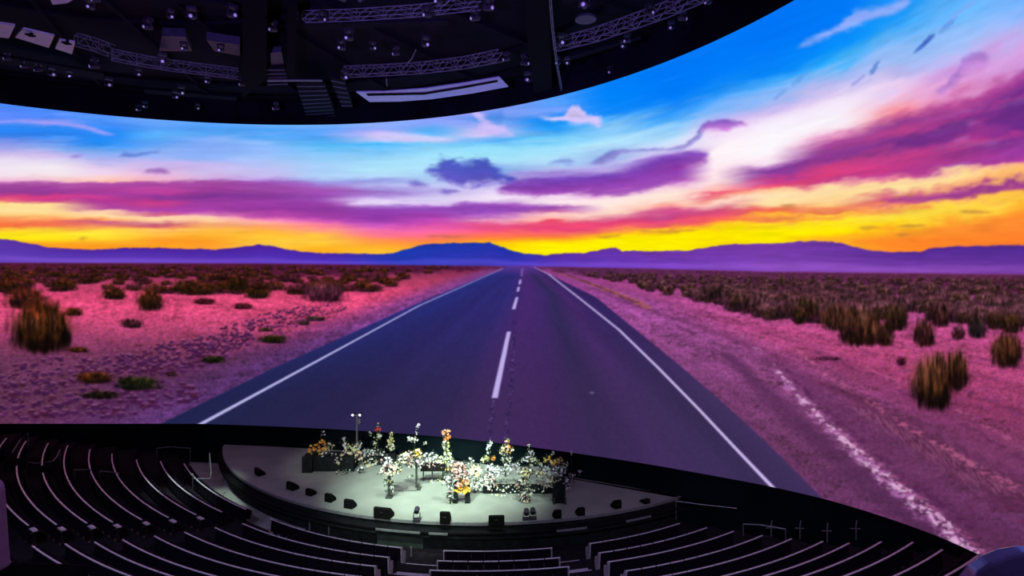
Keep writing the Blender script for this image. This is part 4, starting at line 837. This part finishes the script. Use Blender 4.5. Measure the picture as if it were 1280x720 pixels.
def truss(label, path, w=.46, step=.5, r=.035, group='lighting trusses under the ceiling'):
    """lattice girder along a path"""
    P3 = [Vector(p) for p in path]; L_ = [0]
    for a, b in zip(P3, P3[1:]): L_.append(L_[-1] + (b - a).length)
    n = max(2, int(L_[-1] / step)); pts = []
    for i in range(n + 1):
        s_ = L_[-1] * i / n; j = max(k for k in range(len(L_)) if L_[k] <= s_ + 1e-6); j = min(j, len(P3) - 2); f = (s_ - L_[j]) / (L_[j + 1] - L_[j]); pts.append(P3[j].lerp(P3[j + 1], f))
    c = pts[0].copy(); t = thing('lighting_truss', label, 'truss', c, group=group)
    ch = []
    for (dx, dz) in ((-.5, 0), (.5, 0), (-.5, 1), (.5, 1)):
        q = []
        for i, p in enumerate(pts):
            d = (pts[min(i + 1, n)] - pts[max(i - 1, 0)]).normalized(); s_ = Vector((d.y, -d.x, 0)).normalized(); q.append(p + s_ * dx * w + Vector((0, 0, dz * w)) - c)
        ch.append(q); m_ = MB(); m_.tube(q, r, 5); m_.build('chord', 'truss', t)
    m_ = MB()
    for (a, b) in ((0, 1), (2, 3), (0, 2), (1, 3)):
        for i in range(n):
            u, v = (ch[a][i], ch[b][i + 1]) if i % 2 == 0 else (ch[b][i], ch[a][i + 1]); m_.tube([u, v], r * .62, 4)
            if i % 2 == 0: m_.tube([ch[a][i], ch[b][i]], r * .62, 4)
    m_.build('lacing', 'truss', t)
    return t
truss('curved lattice truss running above the middle of the desert sky', [cp(x, y) for x, y in [(432, 95), (480, 93), (530, 90), (580, 84), (626, 75)]])
truss('curved lattice truss sweeping up past the black beams to the frame edge', [cp(x, y) for x, y in [(694, 62), (740, 51), (785, 36), (830, 20), (875, 1), (900, -12)]])
truss('curved lattice truss above the clouds, ending at the dark hanging beam', [cp(x, y) for x, y in [(140, 74), (180, 82), (220, 88), (262, 93), (298, 97.5)]])
truss('faint inner truss high over the beams', [cp(x, y, 22.8) for x, y in [(380, 26), (440, 24), (520, 19), (600, 10)]], .36, .6, .022)
truss('small dark truss beside the pale reflector panels', [cp(x, y, 22.7) for x, y in [(95, 56), (118, 62), (140, 70)]], .5, .4, .028)

def slab(name, label, cat, quad, z, th, m, group=None, parts=None):
    P3 = [pt(x, y, z=z) for x, y in quad]; c = sum(P3, Vector()) / len(P3)
    m_ = MB(); m_.prism([p - c for p in P3], (0, 0, th)); o = m_.build(name, m, loc=c); tag(o, label, cat, group)
    if parts: parts(o, c)
    return o
G1 = 'pale reflector panels under the ceiling'
slab('ceiling_reflector', 'pale lilac panel at the frame edge, first of the three reflectors', 'panel', [(-16, 27), (19, 32), (11, 48), (-16, 45)], 22.4, .08, 'lilac', G1)
slab('ceiling_reflector', 'long pale lilac panel with a dark bracket, middle one of three reflectors', 'panel', [(29, 36), (68, 45), (61, 60), (19, 47)], 22.4, .08, 'lilac', G1)
slab('ceiling_reflector', 'short pale lilac panel nearest the curved truss, last of three reflectors', 'panel', [(74, 50), (94, 53), (90, 68), (69, 61)], 22.4, .08, 'lilac', G1)
for (x, y) in [(38, 44), (83, 54)]:
    q = cp(x, y, 22.3); t = thing('hanging_bracket', 'small black bracket under the ' + ('long' if x < 50 else 'short') + ' pale reflector panel', 'bracket', q)
    m_ = MB(); m_.box((0, 0, 0), (.28, .3, .05)); m_.build('plate', 'void', t); m_ = MB(); m_.box((.05, 0, .09), (.08, .08, .18)); m_.build('hook', 'void', t)
def ribs(n, m='void'):
    def f(o, c): pass
    return f
slab('ceiling_reflector', 'long curved violet panel under the middle truss', 'panel', [(445, 115), (480, 114.5), (530, 111), (580, 104), (624, 96.5), (635.5, 108.5), (590, 117), (540, 124), (500, 127), (462, 127.5)], 22.35, .06, mat('violet_reflector', (.50, .44, .80), .4, .1, var=.1, scale=2))
slab('reflector_fin', 'narrow dark fin lying across the violet panel', 'fin', [(458, 118), (530, 116.5), (580, 108.5), (622, 101), (622.5, 102.5), (580, 110.5), (530, 118.5), (460, 120)], 22.30, .03, 'void')
slab('hanging_box', 'grey-violet box near the dark beam, above the curved truss', 'box', [(203, 45), (232, 46), (240, 64), (199, 64)], 22.9, .4, 'duct', 'grey boxes above the truss')
slab('hanging_box', 'second grey-violet box beside the dark hanging beam', 'box', [(258, 50), (300, 56), (300, 70), (268, 64)], 22.9, .4, 'duct', 'grey boxes above the truss')
slab('hanging_box', 'small grey box cut by the top of the frame', 'box', [(62, -2), (98, -4), (84, 4), (66, 6)], 22.9, .3, 'lilac', 'grey boxes above the truss')
slab('hanging_box', 'small grey box between the two dark beams above the ribbed duct', 'box', [(338, 66), (352, 65), (355, 80), (339, 82)], 22.7, .3, 'duct', 'grey boxes above the truss')
def duct(label, quad, n, z=22.6):
    P3 = [pt(x, y, z=z) for x, y in quad]; c = sum(P3, Vector()) / 4; t = thing('ribbed_duct', label, 'duct', c, group='ribbed ducts under the ceiling')
    m_ = MB(); m_.prism([p - c for p in P3], (0, 0, .3)); m_.build('casing', 'ceil', t)
    for i in range(n):
        f = (i + .5) / n; a = P3[0].lerp(P3[3], f) - c; b = P3[1].lerp(P3[2], f) - c; m_ = MB(); m_.box((a + b) / 2 - Vector((0, 0, .03)), ((b - a).length, .10, .07), Matrix.Rotation(math.atan2((b - a).y, (b - a).x), 3, 'Z')); m_.build('fin', 'duct', t)
duct('slanting ribbed duct between the dark beam and the violet panel', [(370, 104), (405, 104), (420, 146), (384, 149)], 9)
duct('short ribbed duct close to the violet panel', [(412, 96), (430, 100), (441, 134), (428, 134)], 6)
duct('narrow ribbed duct against the dark hanging beam', [(334, 84), (356, 84), (360, 106), (334, 107)], 5)
slab('cross_bar', 'thin grey bar across the ribbed ducts', 'bar', [(334, 100.5), (403, 100.5), (403, 102), (334, 102)], 22.45, .06, 'truss')
G2 = 'black hanging beams'
def beam(label, quad, z=22.25, th=1.2):  # black beams hung under the ceiling
    slab('hanging_beam', label, 'beam', quad, z, th, 'void', G2)
beam('broad black beam ending at the curved truss over the left clouds', [(303, -40), (334, -40), (333, 100), (303, 122)])
beam('broad black beam in the middle of the ceiling', [(652, -40), (684, -40), (690, 112), (668, 117), (660, 60)])
beam('short black beam beside the ribbed duct', [(360, 8), (372, 8), (368, 95), (358, 95)], 22.4, .8)
truss('thin edge rail along the middle black beam', [cp(x, y, 22.2) for x, y in [(687, -8), (691, 40), (696, 80), (702, 113)]], .08, .8, .014)
# catwalks: dark plates between the beams
for i, q in enumerate([[(0, 70), (130, 92), (128, 100), (0, 80)], [(180, 112), (296, 122), (296, 126), (180, 117)], [(700, 74), (800, 46), (802, 49), (702, 79)], [(380, 30), (560, 26), (560, 32), (380, 37)], [(150, -10), (290, 6), (290, 12), (150, -4)], [(700, 0), (780, -18), (785, -12), (704, 7)]]):
    slab('catwalk', ['dark catwalk under the first reflector panels', 'dark catwalk below the far curved truss', 'dark catwalk beyond the sweeping truss', 'dark catwalk high between the black beams', 'dark catwalk near the top of the frame', 'dark catwalk beside the middle beam at the frame top'][i], 'catwalk', q, 22.9, .12, 'ceil', 'catwalks under the ceiling')

def make_fixture():
    t = thing('moving_light', '', 'spotlight', group='small moving lights in the rigging')
    m_ = MB(); m_.box((0, 0, .34), (.34, .26, .12)); m_.build('base', 'fixture', t, bevel=.012)
    for s_ in (-1, 1):
        m_ = MB(); m_.box((s_ * .16, 0, .16), (.03, .1, .30)); m_.build('yoke_arm', 'fixture', t)
    m_ = MB(); m_.tube([(0, .16, .10), (0, .10, .08), (0, -.10, .02), (0, -.17, -.01)], .11, 10); h_ = m_.build('head', 'fixture', t, smooth=False)
    m_ = MB(); m_.tube([(0, -.17, -.01), (0, -.19, -.015)], .06, 10); m_.build('lens', 'lens', t)
    return t
FX = [(9, 74, 'on the frame-side catwalk'), (30, 84, 'below the reflector panels'), (48, 88, 'below the reflector panels'), (65, 94, 'below the long reflector panel'), (87, 96, 'below the short reflector panel'), (113, 10, 'near the top of the frame'), (120, 1, 'at the very top of the frame'), (118, 84, 'under the small dark truss'), (136, 107, 'alone near the sky rim'), (173, 94, 'under the far curved truss'), (185, 35, 'alone above the far curved truss'), (203, 78, 'on the far curved truss'), (213, 22, 'above the first grey box'), (240, 22, 'between the boxes and the frame top'), (230, 62, 'under the first grey box'), (276, 64, 'under the second grey box'), (290, 20, 'beside the broad dark beam'), (259, 103, 'below the end of the far truss'), (219, 122, 'lowest of the pair near the sky rim'), (226, 117, 'upper of the pair near the sky rim'), (173, 138, 'first of the pair at the sky rim'), (181, 134, 'second of the pair at the sky rim'), (303, 106, 'at the end of the far truss'), (247, 136, 'by the sky rim left of the dark beam'),
      (345, 136, 'at the foot of the ribbed ducts'), (341, 38, 'beside the broad dark beam, high up'), (367, 24, 'high between the beams'), (402, 25, 'on the high catwalk'), (428, 0, 'at the frame top, first of two'), (450, 0, 'at the frame top, second of two'), (436, 49, 'below the high catwalk, brightest of its neighbours'), (427, 61, 'under the bright one'), (466, 61, 'above the middle truss'), (495, 68, 'over the middle truss with a bar'), (532, 57, 'above the middle truss, hanging alone'), (548, 3, 'at the frame top beside a cable'), (534, 20, 'on the high catwalk end'), (594, 24, 'pale and square, right of the high catwalk'), (610, 11, 'at the frame top beside the middle beam'), (431, 98, 'on the joint of the middle truss'), (633, 75, 'at the end of the middle truss'), (656, 80, 'on the middle beam, upper'), (660, 101, 'on the middle beam, lower'), (701, 55, 'at the start of the sweeping truss'), (697, 80, 'under the sweeping truss start'), (709, 80, 'bright, under the sweeping truss start'), (730, 8, 'inside the curve of the sweeping truss'), (779, 59, 'bright, below the sweeping truss'), (784, 52, 'next to the bright one below the sweeping truss'), (812, 17, 'on the sweeping truss'), (839, 36, 'alone below the sweeping truss'), (853, 24, 'farthest below the sweeping truss'), (763, 91, 'near the blue sky rim'), (885, 4, 'at the frame top end of the sweeping truss')]
fp = make_fixture(); first = True
for i, (x, y, w) in enumerate(FX):
    o = fp if first else copy_tree(fp); first = False
    o.location = pt(x, y, z=22.25 if y > 40 else 22.5); o.rotation_euler = (0, 0, random.uniform(-1.2, 1.2)); s_ = random.uniform(.8, 1.25); o.scale = (s_,) * 3
    o['label'] = 'small dark moving light ' + w
# hanging cables
for i, (x0, y0, x1, y1) in enumerate([(548, 6, 562, 0), (520, 62, 510, 78), (483, 98, 484, 108)]):
    a = pt(x0, y0, z=22.6); b = pt(x1, y1, z=22.6); m_ = MB(); m_.tube([Vector((0, 0, 0)), (b - a) * .5 - Vector((0, 0, .12)), b - a], .03, 5)
    o = m_.build('cable', 'truss', loc=a); tag(o, ['pale cable at the top of the frame', 'thin cable slanting above the middle truss', 'short cable hanging over the violet panel'][i], 'cable')
m_ = MB(); c_ = pt(732, 25, z=22.5); m_.tube([(0, 0, 0), (0, 0, .1)], .45, 20); o = m_.build('ceiling_disc', 'duct', loc=c_); tag(o, 'flat grey disc inside the curve of the sweeping truss', 'disc')

# ------------------------------------------------------------------ seats close to the camera
mb = MB(); mb.box((0, -.2, 9.75), (14, 6.0, .3)); struct(mb.build('floor_balcony', 'floor'), 'dark balcony floor')
mb = MB(); mb.box((0, -.2, 4.2), (13.6, 5.6, 10.8)); struct(mb.build('wall_balcony', 'black'), 'black balcony front')
def near_seat(label, loc, rz, shell, w=.56, h=1.1, tilt=-10, rad=.10):
    t = thing('balcony_seat', label, 'seat', loc, rz, 'seats close to the camera')
    def rr(w_, h0, h1, r, n=6):
        out = [(-w_ / 2, h0), (w_ / 2, h0)]
        for k in range(n + 1): a = k / n * math.pi / 2; out.append((w_ / 2 - r + r * math.cos(a), h1 - r + r * math.sin(a)))
        for k in range(n + 1): a = math.pi / 2 + k / n * math.pi / 2; out.append((-w_ / 2 + r + r * math.cos(a), h1 - r + r * math.sin(a)))
        return out
    m_ = MB(); m_.prism([(x, -.05 + math.tan(math.radians(tilt)) * (z - .45), z) for x, z in rr(w, .74, h, rad)], (0, .07, 0)); m_.build('headrest', shell, t, smooth=False, bevel=.012)
    m_ = MB(); m_.prism([(x, -.03 + math.tan(math.radians(tilt)) * (z - .45), z) for x, z in rr(w - .03, .34, .73, .04)], (0, .09, 0)); m_.build('backrest', 'seat', t, bevel=.012)
    m_ = MB(); m_.box((0, .25, .44), (w - .06, .46, .12)); m_.build('seat_cushion', 'seat', t, bevel=.03)
    for s_ in (-1, 1):
        m_ = MB(); m_.box((s_ * (w / 2 + .02), .12, .48), (.06, .3, .04)); m_.box((s_ * (w / 2 + .02), .12, .24), (.05, .1, .46)); m_.build('armrest', 'iron', t, bevel=.01)
    m_ = MB(); m_.box((0, .18, .19), (.12, .2, .38)); m_.build('pedestal', 'iron', t)
# backrest edge seen in the lower corner of the frame
near_seat('plum seat back at the frame edge, beside the far bank', (-2.57, 2.62, 9.9), math.radians(-4), 'plum', .56, 1.16, -4, .06)
near_seat('glossy navy and violet seat back in the frame corner nearest the desert', (1.98, 2.20, 9.9), math.radians(-14), 'navy', .56, 1.10, -16, .22)

# ------------------------------------------------------------------ lights
def spot(name, loc, target, power, col, ang, blend=1.0, size=.25):
    l = bpy.data.lights.new(name, 'SPOT'); l.energy = power; l.color = col; l.spot_size = math.radians(ang); l.spot_blend = blend; l.shadow_soft_size = size
    o = bpy.data.objects.new(name, l); COL.objects.link(o); o.location = loc; d = Vector(target) - Vector(loc); o.rotation_euler = d.to_track_quat('-Z', 'Y').to_euler(); return o
spot('stage_key_light', (-7.5, 16, 21.8), (-4.6, 31.6, 0), 62000, (.80, 1, .84), 27)
spot('stage_fill_light', (4, 18, 21.8), (-2.6, 31.0, 0), 32000, (.84, 1, .88), 24)
spot('stage_centre_light', (-3, 26, 21.8), (-3.6, 30.2, 0), 16000, (.84, 1, .88), 34)
spot('added_front_light', (-5, -8, 17.5), (-4.6, 33, 1.2), 19000, (1, .98, .88), 22)  # added frontal fill, brightens the upright sides of the flowers
spot('walkway_light', (-22, 27, 21.8), (-17.4, 31.6, -1.2), 26000, (.80, 1, .88), 14)
spot('added_planter_light', (-9, 13, 21.8), (-10.6, 34.2, 1.2), 12000, (1, .98, .86), 15)  # added spot, lifts the planter the front fill misses
spot('added_seat_fill', (-9, 0, 21.5), (-13, 20, 0), 15000, (.60, .52, 1), 46)  # added lavender fill, stands in for the dome screen overhead
spot('added_seat_fill.001', (3, -2, 21.5), (6, 17, 0), 15000, (.62, .56, 1), 46)  # same added fill over the right-hand seats
spot('added_seat_fill.002', (-1, -7, 21.5), (0, 1.5, 11), 1500, (.66, .5, 1), 60)  # added lavender fill for the balcony seats
spot('added_rig_uplight', (-6, 4, 13.5), (-8, 24, 22.5), 14000, (.34, .20, 1), 95)  # added unseen uplight, tints trusses and panels violet
spot('added_rig_uplight.001', (3, 6, 13.5), (4, 22, 22.5), 3500, (.34, .20, 1), 80)  # second added uplight, weaker
w = bpy.data.worlds.new('hall'); scene.world = w; w.use_nodes = True; w.node_tree.nodes['Background'].inputs[0].default_value = (.004, .003, .006, 1); w.node_tree.nodes['Background'].inputs[1].default_value = 1

# ------------------------------------------------------------------ camera
cam = bpy.data.cameras.new('camera'); co = bpy.data.objects.new('camera', cam); COL.objects.link(co)
co.location = (0, 0, CAM_Z); co.rotation_euler = (math.pi / 2, 0, 0); cam.sensor_width = 36; cam.lens = 36 * FPX / 1280
cam.shift_y = (HORIZ - 360) / 1280; cam.clip_end = 500; cam.clip_start = .05
scene.camera = co
scene.view_settings.view_transform = 'Standard'; scene.view_settings.look = 'None'; scene.view_settings.exposure = 0; scene.view_settings.gamma = 1; scene.view_settings.use_curve_mapping = False
scene.cycles.use_denoising = True; scene.cycles.max_bounces = 5
